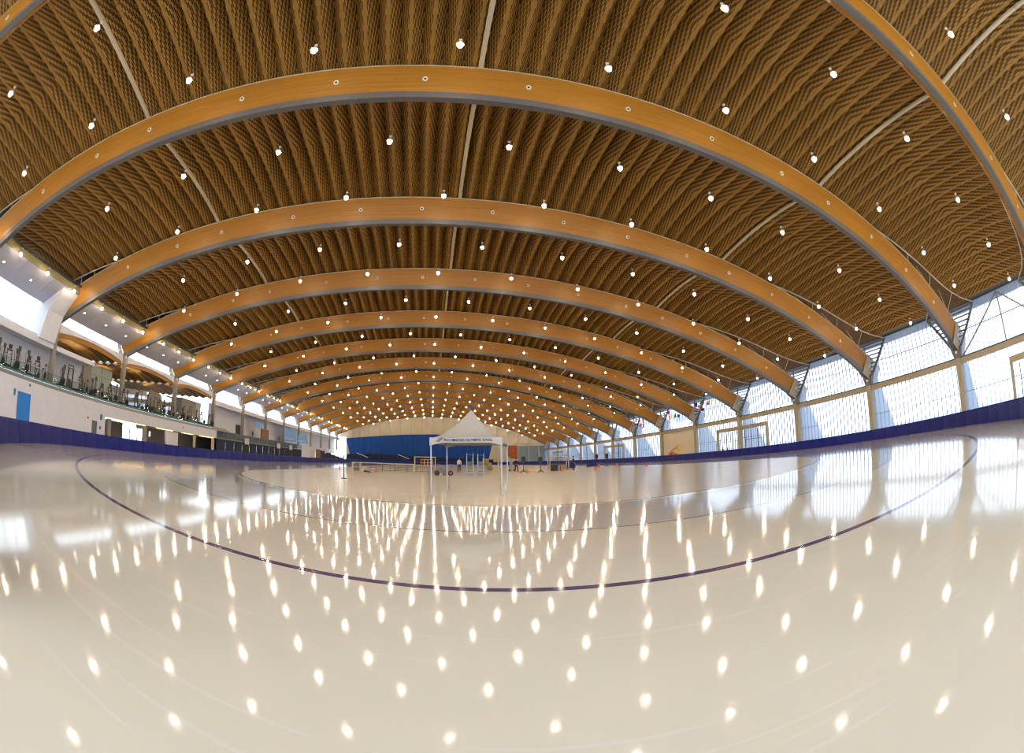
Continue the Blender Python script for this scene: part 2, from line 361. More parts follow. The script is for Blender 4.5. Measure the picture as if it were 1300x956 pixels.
def make_arch():
    t = thing('roof_arch', '', 'arch', (0,0,0), group='timber roof arches')
    for s in (-1, 1):
        mb = MB(); sec = [(.40, s*.26), (.40, s*.06), (2.16, s*.62), (2.16, s*.82)]
        if s > 0: sec.reverse()
        arch_sweep(mb, sec, thL, thR); mb.obj('timber_beam', M['glulam'], t)
    mb = MB(); arch_sweep(mb, [(.0,-.2),(.40,-.29),(.40,.29),(.0,.2)][::-1], thL-.001, thR+.001); mb.obj('steel_keel', M['steel'], t)
    mb = MB(); arch_sweep(mb, [(2.16,-.86),(2.16,.86),(2.24,.86),(2.24,-.86)], thL, thR); mb.obj('top_plate', M['cream'], t)
    # discs on both faces
    d0 = None
    for s in (-1, 1):
        for x in DISCX:
            x *= K; th = math.asin((x-XC)/(RC+1.25*K)); r = RC+1.25*K
            if d0 is None:
                mb = MB(); mb.lathe([(.0001,.05),(.075,.05),(.08,.0)], n=12, mi=1); mb.lathe([(.08,.045),(.15,.06),(.19,.045),(.20,0)], n=16); d0 = mb.obj('disc', [M['disc'], M['black']], t, True); o = d0
            else: o = d0.copy(); COL.objects.link(o); o.parent = t
            rad = Vector((math.sin(th), 0, math.cos(th))); nrm = (Vector((0, s, 0)) - rad*.31).normalized()
            o.matrix_local = Matrix.Translation(Vector((XC + r*math.sin(th), s*.54*K, ZC + r*math.cos(th)))) @ nrm.to_track_quat('Z', 'Y').to_matrix().to_4x4()
    # left end plate and right steel shoe
    c, s_ = math.cos(thL), math.sin(thL)
    mb = MB()
    a = Vector((XC+(RC-.15*K)*s_, 0, ZC+(RC-.15*K)*c)); b = Vector((XC+(RC+2.3*K)*s_, 0, ZC+(RC+2.3*K)*c)); out = Vector((-c, 0, s_))
    for sy in (-1, 1):
        q = [a + Vector((0, sy*.42*K, 0)), b + Vector((0, sy*.92*K, 0)), b + Vector((0, sy*.92*K, 0)) + out*.5, a + Vector((0, sy*.42*K, 0)) + out*1.0]
        mb = MB(); w = Vector((0, .05, 0)); mb.add([p-w for p in q]+[p+w for p in q], [(0,1,2,3),(7,6,5,4),(0,4,5,1),(1,5,6,2),(2,6,7,3),(3,7,4,0)])
        ep = mb.obj('end_plate', M['plate'], t); cc = sum(q, Vector())/4; m2 = MB(); m2.tube([cc+Vector((0,sy*.05,0)), cc+Vector((0,sy*.14,0))], .17, 12); m2.obj('bolt_cap', M['disc'], ep)
    c, s_ = math.cos(thR), math.sin(thR)
    a = Vector((XC+(RC-.1*K)*s_, 0, ZC+(RC-.1*K)*c)); b = Vector((XC+(RC+2.3*K)*s_, 0, ZC+(RC+2.3*K)*c)); out = Vector((c, 0, -s_))
    for sy in (-1, 1):
        q = [a - out*2.6 + Vector((0, sy*.31*K, 0)), b - out*2.8 + Vector((0, sy*.92*K, 0)), b - out*.7 + Vector((0, sy*.92*K, 0)), a - out*.5 + Vector((0, sy*.31*K, 0))]
        mb = MB(); w = Vector((0, .04, 0)); mb.add([p-w for p in q]+[p+w for p in q], [(0,1,2,3),(7,6,5,4),(0,4,5,1),(1,5,6,2),(2,6,7,3),(3,7,4,0)])
        ep = mb.obj('end_plate', M['plate'], t); cc = sum(q, Vector())/4; m2 = MB(); m2.tube([cc+Vector((0,sy*.05,0)), cc+Vector((0,sy*.16,0))], .2, 12); m2.obj('bolt_cap', M['disc'], ep)
    mb = MB(); vs = []
    for p, hw in ((a-out*.5, .34*K), (b-out*.7, .95*K), (b+out*1.1, .95*K), (a+out*1.5, .45*K)): vs += [p+Vector((0,-hw,0)), p+Vector((0,hw,0))]
    mb.add(vs, [(0,2,4,6),(7,5,3,1),(0,1,3,2),(2,3,5,4),(4,5,7,6),(6,7,1,0)]); mb.obj('steel_node', M['steel3'], t)
    # roof edge tubes with their little struts
    for sx in (-1, 1):
        for side in (-1, 1):
            pts = edge_pts(sx, side); mb = MB(); mb.tube(pts, .1, 6)
            e = mb.obj('edge_tube', M['cream'], t, True)
            for i in (3, 6, 9, 12):
                p = pts[i]; x = p[0]; base = (x, side*.75*K, circ(x, 2.1*K)); mb = MB()
                mb.tube([p, base], .05, 5)
                if i > 3 and sx > 0: mb.tube([base, (pts[i-2][0], pts[i-2][1]*.9, circ(pts[i-2][0], 2.15*K)+.5)], .035, 5)
                mb.obj('strut', M['cream'], e)
    return t
arch0 = make_arch()
for k in range(-1, 14):
    t = arch0 if k == -1 else dup(arch0)
    t.location = (0, ya(k), 0)
    if k == -1: t['label'] = 'golden timber roof arch on a grey steel keel, behind the camera'
    elif k == 0: t['label'] = 'golden timber arch almost overhead, cutting the two top corners of the view'
    elif k == 1: t['label'] = 'largest golden timber arch spanning the whole view, nearest one seen face on'
    elif k == 13: t['label'] = 'farthest golden timber arch, just before the pale end wall'
    else: t['label'] = f'golden timber roof arch on a grey keel, {nth(k-1)} one counting from the largest as first'
# dark soffit closing the wedge over each arch end at the window side
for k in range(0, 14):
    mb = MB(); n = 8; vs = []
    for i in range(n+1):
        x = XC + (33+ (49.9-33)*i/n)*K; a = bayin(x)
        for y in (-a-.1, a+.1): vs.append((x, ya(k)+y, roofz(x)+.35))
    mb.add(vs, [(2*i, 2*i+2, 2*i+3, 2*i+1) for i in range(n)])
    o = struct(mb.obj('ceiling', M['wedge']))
# ------------------------------------------------------------------ floor, ice
mb = MB(); mb.add([(-70*K, -40*K, 0), (XR+.6, -40*K, 0), (XR+.6, 205*K, 0), (-70*K, 205*K, 0)], [(0,1,2,3)])
fl = struct(mb.obj('floor', M['ice']))
mb = MB(); mb.add([(-400, -300, -.05), (500, -300, -.05), (500, 700, -.05), (-400, 700, -.05)], [(0,1,2,3)])
g = struct(mb.obj('floor_outside', M['snow']))
# ------------------------------------------------------------------ rink pads
def pad_mesh(w=2.0, h=1.0):
    mb = MB()
    sec = [(0,0),(0,h*.5),(-.02,h-.05),(-.07,h),(-.3,h),(-.34,h-.06),(-.36,0)]
    n = 6; vs = []
    for i in range(n+1):
        u = -w/2 + .006 + (w-.012)*i/n; bulge = .035*math.sin(PI*i/n)
        for j, (d, z) in enumerate(sec): vs.append((u, -(d + (bulge if j in (0,1,2) else 0)), z))
    m = len(sec); fs = [(i*m+j, (i+1)*m+j, (i+1)*m+j+1, i*m+j+1) for i in range(n) for j in range(m-1)]
    fs += [tuple(range(m-1,-1,-1)), tuple(n*m+j for j in range(m))]
    mb.add(vs, fs); return mb
pad0 = None; pads = []
def place_pad(x, y, rz, label):
    global pad0
    if pad0 is None:
        pad0 = thing('crash_pad', label, 'crash pad', (x,y,.004), rz, 'navy crash pads round the rink')
        pad_mesh().obj('padded_face', M['pad'], pad0)
        mb = MB(); mb.box((0, .2, 1.01), (1.97, .3, .03)); mb.obj('top_cover', M['padtop'], pad0)
    else: dup(pad0, (x, y, .004), rz, label)
W = 2.0; n = int((OY2-OY)/W)
# local -y side is the padded face, it looks to the rink centre
for i in range(n):
    y = OY + (OY2-OY)*(i+.5)/n
    place_pad(OX-RB, y, PI/2, f'navy crash pad on the left straight, {nth(i)} from its near end')
    place_pad(OX+RB, y, -PI/2, f'navy crash pad below the windows on the right straight, {nth(i)} from its near end')
m_ = int(PI*RB/W)
for i in range(m_):
    a = PI + PI*(i+.5)/m_          # near curve, left to right through the camera's back
    x, y = OX + RB*math.cos(a), OY + RB*math.sin(a)
    if y > 1.5: place_pad(x, y, a-PI/2, f'navy crash pad on the near curve, {nth(i)} counting from the left straight')
    a = PI - PI*(i+.5)/m_
    if i % 1 == 0:
        x, y = OX + RB*math.cos(a), OY2 + RB*math.sin(a)
        place_pad(x, y, a-PI/2, f'navy crash pad on the far curve, {nth(i)} counting from the left')
# ------------------------------------------------------------------ lamps
lamp0 = None
def lamp(p, top, label):
    global lamp0
    if lamp0 is None:
        lamp0 = thing('pendant_lamp', label, 'lamp', p, 0, 'globe lamps hanging from the wave ceiling')
        mb = MB(); mb.ball((0,0,0), .175, 12); mb.obj('globe', M['lampglass'], lamp0, True)
        mb = MB(); mb.lathe([(.0001,.34),(.09,.34),(.11,.3),(.11,.24),(.2,.2),(.24,.12),(.225,.115),(.18,.17),(.0001,.21)], n=14); mb.ball((0,0,.62), .12, 10); mb.obj('housing', M['lamphouse'], lamp0, True)
        mb = MB(); mb.tube([(0,0,.3),(0,0,1.3)], .018, 5); mb.obj('stem', M['darksteel'], lamp0)
        r = lamp0
    else: r = dup(lamp0, p, 0, label)
    st = [c for c in r.children if c.name.startswith('stem')][0]
    L = top - p[2]; f = (L-.3)/1.0; st.scale = (1,1,max(.1, f)); st.location = (0,0,.3-.3*f)
XA = [-25.76,-18.34,-10.96,-3.54,4.04,11.54,18.73,25.78,32.85,39.5,46.2]; XB = [-29.17,-22.08,-14.56,-7.2,.2,7.84,15.07,22.23,29.5,36.4,43.2]
OUT = [(32,15.0),(32.9,14.65),(36.4,13.75),(39.5,12.7),(43.2,11.85),(46.4,10.8)]
spots = []
for k in range(-1, 14):
    for row, off, cols in (('A', .2894, XA), ('B', .7287, XB)):
        if k == -1 and row == 'A' and False: continue
        for i, xu in enumerate(cols):
            x = xu*K; y = ya(k) + off*S
            if y > 196*K: continue
            z = circ(x, .276*K) if xu < 32 else interp(xu, OUT)*K
            spots.append((math.dist((x,y,z),(0,0,HC)), x, y, z, k, row, i))
# fascia lamps along the left soffit
for k in range(0, 14):
    for j, off in enumerate((.22, .53, .85)):
        y = ya(k)+off*S
        if y < 196*K: spots.append((math.dist((-36.6*K,y,13.5*K),(0,0,HC)), -36.7*K, y, 13.45*K, k, 'F', j))
spots = [s for s in spots if s[4] >= 0 or (s[4] == -1 and abs(s[1]) > 0)]
spots.sort()
far = MB()
for q, (d, x, y, z, k, row, i) in enumerate(spots):
    top = roofz(x) + .45*K
    if row == 'F':
        lab = f'small glowing globe lamp on the left soffit edge, {nth(i)} one behind the {an(k)} arch'
    else:
        where = 'near row' if row == 'A' else 'far row'
        arch = f'{an(k)} arch'
        lab = f'glowing globe lamp, {nth(i)} from left in the {where} behind the {arch}'
    if q < 300: lamp((x,y,z), top, lab)
    else:
        far.ball((x,y,z), .175, 8, 0); far.lathe([(.0001,.34),(.11,.3),(.24,.12)], (x,y,z), 8, 1); far.tube([(x,y,z+.3),(x,y,top)], .02, 4, 1)
if far.v:
    tag(far.obj('distant_lamps', [M['lampglass'], M['lamphouse']]), 'remaining small globe lamps hanging farthest away near the end wall', 'lamps', kind='stuff')
# ------------------------------------------------------------------ right wall: windows
ZH0, ZH1 = 5.55*K, 6.18*K; ZT = 11.25*K; YS, YE = ya(0)-.9*S, 197*K
XW = XR + .25
for k in range(0, 14):
    y = ya(k)
    kind = 'with pale steel shoe'
    t = thing('window_column', f'beige concrete column carrying the right foot of the {an(k)} arch', 'column', (XR-.2, y, 0), 0, 'columns along the right window wall')
    mb = MB(); mb.prism([(-.36,0),(.36,0),(.42,ZH1),(-.42,ZH1)], 'x', -.35, .45); mb.obj('shaft', M['conc'], t)
    mb = MB(); mb.prism([(-.5,ZH1-.1),(.5,ZH1-.1),(.95,ZH1+1.3),(.35,ZH1+1.75),(-.35,ZH1+1.75),(-.95,ZH1+1.3)], 'x', -.25, .5); mb.obj('steel_shoe', M['steel'], t)
    mb = MB(); mb.tube([(-.45,0,ZH1+.75),(-.25,0,ZH1+.75)], .2, 12); mb.obj('pin', M['disc'], t)
    for s in (-1, 1):
        mb = MB(); mb.bar((.1, s*.45, ZH1+.9), (.45, s*.25*S, ZT+.05), .36, .3); mb.obj('strut', M['steel2'], t)
mb = MB(); mb.box((XR+.05, (YS+YE)/2, (ZH0+ZH1)/2), (.5, YE-YS, ZH1-ZH0)); struct(mb.obj('trim_1', M['conc']))
mb = MB(); mb.box((XR+.05, (YS+YE)/2, ZH1+.06), (.7, YE-YS, .12)); struct(mb.obj('trim_2', M['darksteel']))
mb = MB(); mb.box((XR+.45, (YS+YE)/2, ZT+.32), (.4, YE-YS, .3)); struct(mb.obj('trim_3', M['darksteel']))
mb = MB(); mb.box((XR+.4, (YS+YE)/2, .2), (.4, YE-YS, .4)); struct(mb.obj('wall_right', M['conc']))
wi = 0
for k in range(-1, 14):
    y0, y1 = ya(k), min(ya(k+1), YE)
    if k == 13: y1 = YE
    wi += 1
    if y0 < YS: y0 = YS
    w = MB()
    solid = (k == 5)
    if not solid: w.add([(XW, y0, .4), (XW, y1, .4), (XW, y1, ZH0), (XW, y0, ZH0)], [(0,1,2,3)])
    w.add([(XW, y0, ZH1), (XW, y1, ZH1), (XW, y1, ZT+.2), (XW, y0, ZT+.2)], [(0,1,2,3)])
    wo = w.obj(f'window_{wi}', M['screen'], None); struct(wo)
    f = MB(); n = 22
    for i in range(1, n):
        y = y0 + (y1-y0)*i/n
        if not solid: f.box((XW-.1, y, (ZH0+.4)/2), (.17, .065, ZH0-.4))
        if abs(i-n/2) < n/4+.5: f.box((XW-.1, y, (ZH1+ZT)/2), (.17, .065, ZT-ZH1))
        elif min(i, n-i) > 0:
            # inside the V the mullions stop at the strut
            dd = min(y-y0, y1-y)/(.25*S); f.box((XW-.1, y, ZH1+.5+(ZT-ZH1-.5)*dd/2), (.17, .065, max(.2, (ZT-ZH1-.5)*dd)))
    f.obj('mullions', M['mullion'], wo)
    f = MB()
    if not solid: f.box((XW-.08, (y0+y1)/2, 2.55*K), (.12, y1-y0, .07))
    f.box((XW-.08, (y0+y1)/2, 8.9*K), (.12, y1-y0, .09)); f.obj('rail', M['darksteel'], wo)
    # louvred lattice inside the V above each column
    f = MB()
    for q in range(1, 8):
        z = ZH1+1.4 + (ZT-ZH1-1.4)*q/8; hw = .25*S*(z-ZH1-.9)/(ZT-ZH1-.9)
        f.box((XW-.3, y0+hw/2, z), (.16, hw, .16)); f.box((XW-.3, y1-hw/2, z), (.16, hw, .16))
    f.box((XW-.3, y0, (ZH1+ZT)/2+.6), (.2, .22, ZT-ZH1-1.2)); f.box((XW-.3, y0+.125*S, ZT-.1), (.2, .25*S, .3)); f.box((XW-.3, y1-.125*S, ZT-.1), (.2, .25*S, .3)); f.obj('lattice', M['steel2'], wo)
    if solid:
        p = MB(); p.box((XW-.02, (y0+y1)/2, ZH0/2), (.12, y1-y0, ZH0)); p.obj('infill_panel', M['endpanel'], wo)
# cross bracing of the nearest window
t = thing('window_brace', 'grey steel bracing fanning down from mid-span of the nearest window', 'brace', (XR, ya(.5), 0))
for b in ((-.5*S+.7, ZH1), (0, ZH1), (.5*S-.7, ZH1)):
    mb = MB(); mb.bar((0, 0, ZT), (0, b[0], b[1]), .2, .16); mb.obj('brace_bar', M['steel'], t)
# door portals round every fourth column
for k, txt in ((0, 'nearest column'), (4, 'fourth arch column'), (8, 'eighth arch column'), (12, 'twelfth arch column')):
    t = thing('door_portal', f'beige concrete door portal in the window wall beside the {txt}', 'portal', (XR, ya(k), 0), 0, 'door portals')
    mb = MB(); mb.box((0, 0, 4.28*K), (.5, S, .62*K)); mb.obj('lintel', M['conc'], t)
    for s in (-1, 1):
        mb = MB(); mb.box((0, s*(S/2-.2), 2*K), (.5, .42, 4*K)); mb.obj('jamb', M['conc'], t)
    for s in (-1, 1):
        mb = MB(); 
        for y in (1.2, 3.2, 5.2, 7.0): mb.box((.1, s*y, 1.9*K), (.08, .1, 3.8*K))
        mb.box((.1, s*4.1, 2.6), (.08, 6, .1)); mb.obj('door_frame', M['darksteel'], t)
# outdoor buttresses beyond the glass
for k in range(-1, 14):
    mb = MB(); y = ya(k)
    mb.prism([(XW+.7, 0), (XW+.7, ZH1+1.4), (XW+1.8, ZH1+1.6), (XW+7.2, 0)], 'y', y-.35, y+.35)
    o = mb.obj('outdoor_buttress', M['buttress'])
    tag(o, f'blue grey buttress outside the window wall at the {an(k)} arch' if k > 0 else ('blue grey buttress outside beside the nearest window' if k == 0 else 'blue grey buttress outside, level with the camera'), 'buttress', 'outdoor buttresses')
# ------------------------------------------------------------------ left wall
XG = -39*K; ZB = 4.4*K
mb = MB(); y0, y1 = -26*K, 40.8*K
DB = (25.5*K, 27.55*K, 2.95*K); DG = (38.2*K, 39.25*K, 2.02*K)
def wall_with(mb, x, ya_, yb, z0, z1, holes):
    ys = sorted({ya_, yb, *[h[0] for h in holes], *[h[1] for h in holes]})
    for a, b in zip(ys, ys[1:]):
        h = [h for h in holes if h[0] <= a and b <= h[1]]
        if h: 
            if z1 > h[0][2]: mb.box((x-.15, (a+b)/2, (h[0][2]+z1)/2), (.3, b-a, z1-h[0][2]))
        else: mb.box((x-.15, (a+b)/2, (z0+z1)/2), (.3, b-a, z1-z0))
wall_with(mb, XG, y0, y1, 0, ZB, [DB, DG])
wl = struct(mb.obj('wall_left', M['white']))
d = MB(); d.box((XG-.12, (DB[0]+DB[1])/2, DB[2]/2), (.1, DB[1]-DB[0]-.04, DB[2]-.02)); dd = struct(d.obj('door_1', M['door_blue']))
h = MB(); h.tube([(XG-.0, DB[0]+.25, 1.1),(XG+.06, DB[0]+.25, 1.1),(XG+.06, DB[0]+.42, 1.1)], .02, 6); h.obj('door_handle', M['alu'], dd)
d = MB(); d.box((XG-.12, (DG[0]+DG[1])/2, DG[2]/2), (.1, DG[1]-DG[0]-.04, DG[2]-.02)); dd = struct(d.obj('door_2', M['door_grey']))
h = MB(); h.tube([(XG-.0, DG[0]+.2, 1.1),(XG+.06, DG[0]+.2, 1.1),(XG+.06, DG[0]+.34, 1.1)], .02, 6); h.obj('door_handle', M['alu'], dd)
mb = MB(); mb.box((XG+.06, 25.0*K, 2.75*K), (.1, .25, .7)); tag(mb.obj('wall_sign', M['teal']), 'small dark teal sign at the top corner of the blue door', 'sign')
mb = MB(); mb.box((XG+.06, 39.9*K, 2.58*K), (.12, .35, .75)); tag(mb.obj('wall_sign', M['teal']), 'teal box sign high on the white wall right of the grey door', 'sign')
mb = MB(); mb.box((XG+.06, 39.8*K, 1.35*K), (.12, .3, .4)); tag(mb.obj('wall_sign', M['teal']), 'small teal plate low on the white wall beside the grey door', 'sign')
for y, z, l in ((37.4, 2.2, 'small red alarm bell left of the grey door'), (60.5, 3.5, 'small red alarm bell on the white fascia above the opening'), (25.6+1.6, 3.75, 'small grey camera dome above the blue door')):
    mb = MB(); mb.lathe([(.0001,.1),(.1,.09),(.15,.04),(.16,0)], n=12); o = mb.obj('alarm_bell', M['red'] if 'red' in l else M['steel'], None, True); o.location = (XG+.01, y*K, z*K); o.rotation_euler = (0, PI/2, 0); tag(o, l, 'alarm' if 'red' in l else 'camera')
# gym balcony slab + fascia over the lower opening
mb = MB(); mb.box((XG-.15, (40.8+72.6)/2*K, (2.72+4.4)/2*K), (.3, 31.8*K, 1.68*K)); struct(mb.obj('trim_4', M['white']))
mb = MB(); mb.box(((XG-66*K)/2, 26*K, ZB-.2), (27*K, 104*K-.2, .38)); fb = struct(mb.obj('floor_balcony', M['concfloor']))
ZF = 4.7*K
mb = MB(); mb.box(((-39.6-66)/2*K, 26*K, 4.55*K-.01), (26.4*K, 104*K-.4, .3*K)); struct(mb.obj('floor_gym', M['concfloor']))
# lower opening: back wall, columns, warm strip lights, white pier, bright window
mb = MB(); mb.box((-46*K, 46.4*K, 1.35*K), (.3, 12*K, 2.7*K)); mb.box((-46*K, 73.4*K, 1.35*K), (.3, 29.8*K, 2.7*K)); struct(mb.obj('wall_left_inner', M['conc2']))
for y, w, c, l in ((42.1, .6, 'conc2', 'narrow brown pillar at the left end of the lower opening'), (50.4, .7, 'conc2', 'brown pillar right of the bright lower window'), (65.2, .25, 'post', 'thin cream post in the dark lower opening'), (72.1, .5, 'post', 'cream post ending the lower opening at the dark drapes')):
    mb = MB(); mb.box((0,0,1.35*K-.05), (.5, w*K, 2.7*K-.1)); mb.box((0,0,.12), (.6, w*K+.12, .24)); o = mb.obj('pillar', M[c]); o.location = (XG-.6, y*K, 0); tag(o, l, 'pillar')
for y0_, y1_, l in ((43.2,44.3,'leftmost'),(44.7,50.0,'second'),(53,57.5,'third'),(60.5,64,'fourth'),(66.5,71.5,'rightmost')):
    mb = MB(); mb.box((0,0,0), (.22, (y1_-y0_)*K, .1)); o = mb.obj('strip_light', M['striplight']); o.location = (XG-.2, (y0_+y1_)/2*K, 2.68*K); tag(o, f'{l} warm strip light under the lip of the white balcony fascia', 'light', 'warm strip lights under the balcony')
t = MB(); t.add([(0, 52.4*K, .1), (0, 58.5*K, .1), (0, 58.5*K, 2.7*K), (0, 52.4*K, 2.7*K)], [(0,1,2,3)]); o = t.obj('window_20', M['glass']); o.location = (-46*K, 0, 0); struct(o)
f = MB(); [f.box((.05, y*K, 1.35*K), (.1, .1, 2.7*K)) for y in (54.4, 56.5)]; f.box((.05, 55.4*K, 1.6*K), (.1, 6*K, .08)); f.obj('window_frame', M['steel'], o)
mb = MB(); mb.prism([(57.0,0),(60.3,0),(60.3,2.6),(56.6,2.6)], 'x', XG-1.4, XG-1.0); mb.v = [(x, y*K, z*K) for x, y, z in mb.v]; o = mb.obj('leaning_panel', M['white']); tag(o, 'bright white slanted wall panel in the lower opening under the balcony', 'panel')
mb = MB(); mb.box((-46*K+.2, 60*K, 1.8*K), (.06, .5, .9)); tag(mb.obj('lit_screen', M['screenlit']), 'small glowing blue screen on the grey wall in the lower opening', 'screen')
# balcony glass rail
for i in range(0, 26):
    a, b = (-4+3*i)*K, (-4+3*(i+1))*K
    if b > 73.1*K: break
    t = thing('glass_railing', f'teal tinted glass balustrade panel on the gym balcony, {nth(i)} from the near end', 'railing', (XG+.02, (a+b)/2, ZB), 0, 'gym balcony glass panels')
    mb = MB(); mb.box((0,0,.66), (.02, b-a-.04, 1.2)); mb.obj('pane', M['rail_glass'], t)
    mb = MB(); mb.tube([(0,-(b-a)/2,1.28),(0,(b-a)/2,1.28)], .03, 6); mb.obj('handrail', M['steel'], t)
    mb = MB(); mb.box((-.02,0,.04), (.09, b-a-.3, .05)); mb.obj('shoe_glint', M['railglint'], t)  # glowing strip stands in for cyan reflections along the glass foot
# far part of the gallery: dark drapes below, glass rail above
for i in range(14):
    a, b = (72.8+4*i)*K, (72.8+4*(i+1))*K
    mb = MB(); n = 16; vs = []
    for j in range(n+1):
        yy = a + (b-a-.005)*j/n; xx = .07*math.sin(j*2.2)
        vs += [(XG-.12+xx, yy, 0.02), (XG-.12+xx, yy, 2.85*K)]
    mb.add(vs, [(2*j, 2*j+2, 2*j+3, 2*j+1) for j in range(n)])
    o = mb.obj('drape', M['navy'] if i % 4 != 3 else M['black']); md = o.modifiers.new('t', 'SOLIDIFY'); md.thickness = .03
    tag(o, f'dark navy floor length drape below the far gallery, {nth(i)} from the near end', 'drape', 'dark drapes under the far gallery')
    t = thing('gallery_railing', f'grey green glass rail panel on the far gallery, {nth(i)} from the gym end', 'railing', (XG, (a+b)/2, 2.9*K), 0, 'far gallery rail panels')
    mb = MB(); mb.box((0,0,.75), (.03, b-a-.05, 1.35)); mb.obj('pane', M['rail_glass'], t)
    mb = MB(); mb.tube([(0,-(b-a)/2,1.5),(0,(b-a)/2,1.5)], .035, 6)
    for s in (-.5, 0, .5): mb.tube([(0,(b-a)*s*.98,0),(0,(b-a)*s*.98,1.5)], .025, 5)
    mb.obj('handrail', M['steel'], t)
mb = MB(); mb.box(((XG-60*K)/2, 100.8*K, 2.85*K-.1), (21*K-.2, 55*K, .2)); struct(mb.obj('floor_gallery', M['concfloor']))
mb = MB(); mb.box((-50.2*K, 100.8*K, 3.55*K), (19.8*K, 54.8*K, 1.38*K)); struct(mb.obj('floor_terrace', M['conc2']))
# white end block with doors
mb = MB(); mb.box((XG-.15, 137*K, 1.7*K), (.3, 16*K, 3.4*K)); struct(mb.obj('wall_left_far', M['white']))
mb = MB(); mb.box((XG+.03, 148.5*K, 1.75*K), (.12, 6.4*K, 3.5*K)); o = mb.obj('door_3', M['brown']); struct(o)
mb = MB(); mb.box((XG+.1, 146.2*K, 1.1), (.06,.06,.4)); mb.obj('door_handle', M['alu'], o)
mb = MB(); mb.box((XG+.04, 139.5*K, 1.5*K), (.1, 3.6*K, 2.6*K)); o = mb.obj('door_4', M['offwhite']); struct(o)
mb = MB(); mb.box((XG+.1, 141*K, 1.1), (.06,.06,.4)); mb.obj('door_handle', M['steel'], o)
for i, (a, b) in enumerate(((152,160),(160,168),(168,176),(176,184),(184,192))):
    mb = MB(); mb.box((0,0,1.6*K-.3*i), (.25, (b-a)*K-.1, 3.2*K-.6*i)); o = mb.obj('drape', M['navy']); o.location = (XG, (a+b)/2*K, 0); tag(o, f'dark drape section beyond the brown doors, {nth(i)} of the row', 'drape')
for y, l in ((86.5, 'near'), (107, 'middle'), (117, 'far'), (158,'farthest')):
    mb = MB(); mb.box((.02,0,0), (.1, 2.2*K, 1.5)); o = mb.obj('notice_board', M['offwhite']); o.location = (XG+.3, y*K, 3.0*K); tag(o, f'{l} of the pale square notice panels on the far gallery rail', 'panel', 'pale notice panels')
# gym back wall, glazed box, wedge walls
XB_ = -44*K
mb = MB(); mb.box((-43.75*K, 6.8*K, (4.4+9.0)/2*K), (.3, 65.6*K, 4.6*K)); struct(mb.obj('wall_left_upper', M['offwhite']))
mb = MB(); mb.box((-42.4*K, 6.8*K, 8.4*K), (2.9*K, 65.6*K, .5*K)); struct(mb.obj('trim_5', M['white']))
mb = MB(); mb.box((-43.6*K, 40.4*K, 6.75*K), (.9, 1.5*K, 4.6*K)); tag(mb.obj('wall_pier', M['conc2']), 'grey green pier ending the white gym back wall', 'pier')
t = thing('glazed_box', 'pale green glazed cabin behind the gym machines between the second and third arches', 'cabin', (-44.9*K, 44.1*K, ZB))
mb = MB(); mb.box((0,0,2.2*K), (2.6, 4.8*K, 4.4*K)); mb.obj('body', mat('pale_green_panel', (.36,.42,.33), .4), t)
mb = MB()
for s in (-.5, 0, .5): mb.box((1.33, 4.8*K*s*.98, 2.2*K), (.08, .1, 4.4*K))
mb.box((1.33, 0, 3.9), (.08, 4.8*K, .1)); mb.obj('frame', M['conc2'], t)
mb = MB(); mb.prism([(56.0,4.4),(62.5,4.4),(60.5,8.2),(57.4,8.4)], 'x', -44.6, -44.2); mb.v = [(x*K, y*K, z*K) for x, y, z in mb.v]; tag(mb.obj('wedge_wall', M['conc2']), 'grey tapered wall wedge behind the gym beside the fourth left column', 'wall wedge')
t = thing('roof_box', 'grey boxed room with paler corner at the far end of the gym', 'room box', (-44*K, 70.5*K, ZB))
mb = MB(); mb.box((-1.5,0,2.6), (3.0, 6.6*K, 5.2)); mb.obj('body', M['conc2'], t)
mb = MB(); mb.box((.02,3.0*K,2.6), (.12, 1.8*K, 5.2)); mb.obj('pale_corner', mat('pale_green_trim', (.45,.50,.42), .5), t)
mb = MB(); mb.box((-64*K, 40*K, 7*K), (.3, 120*K, 6*K)); struct(mb.obj('wall_left_back', M['offwhite']))
mb = MB(); mb.box((-63.6*K, 50*K, 5.6*K), (.2, 80*K, 1.6*K)); struct(mb.obj('window_21', M['screen']))
for i, (x, y) in enumerate(((-47,27),(-54,27),(-47,40),(-54,40),(-47,54),(-54,54),(-47,68),(-54,68))):  # added lamps that brighten the wood vault; upturned trays screen the tubes
    t = thing('gym_fill_light', f'{"front" if x > -50 else "rear"} linear lamp below the lower wood vault over the gym, {nth(i//2)} from left', 'light', (x*K, y*K, 8.6*K), 0, 'linear lamps over the gym')
    mb = MB(); mb.box((0,0,.05), (.2, 4.0, .05)); mb.obj('tube', M['gymfill'], t); mb = MB(); mb.box((0,0,-.02), (.36, 4.1, .04)); mb.box((-.17,0,.1), (.02,4.1,.22)); mb.box((.17,0,.1), (.02,4.1,.22)); mb.box((0,-2.04,.1), (.34,.02,.22)); mb.box((0,2.04,.1), (.34,.02,.22)); mb.obj('tray', M['steel'], t)
    for q in (-1.5, 1.5): mb = MB(); mb.tube([(0,q,0),(0,q,1.2*K)], .015, 4); mb.obj('hanger', M['steel'], t)
for y, l in ((50, 'near'), (64, 'far')):
    mb = MB(); mb.bar((-44*K, y*K+6*K, 7.6*K), (-62*K, y*K-2*K, 7.0*K), .5, .9); tag(mb.obj('cross_beam', M['cream']), f'{l} cream beam crossing the gym below the lower wood ceiling', 'beam')
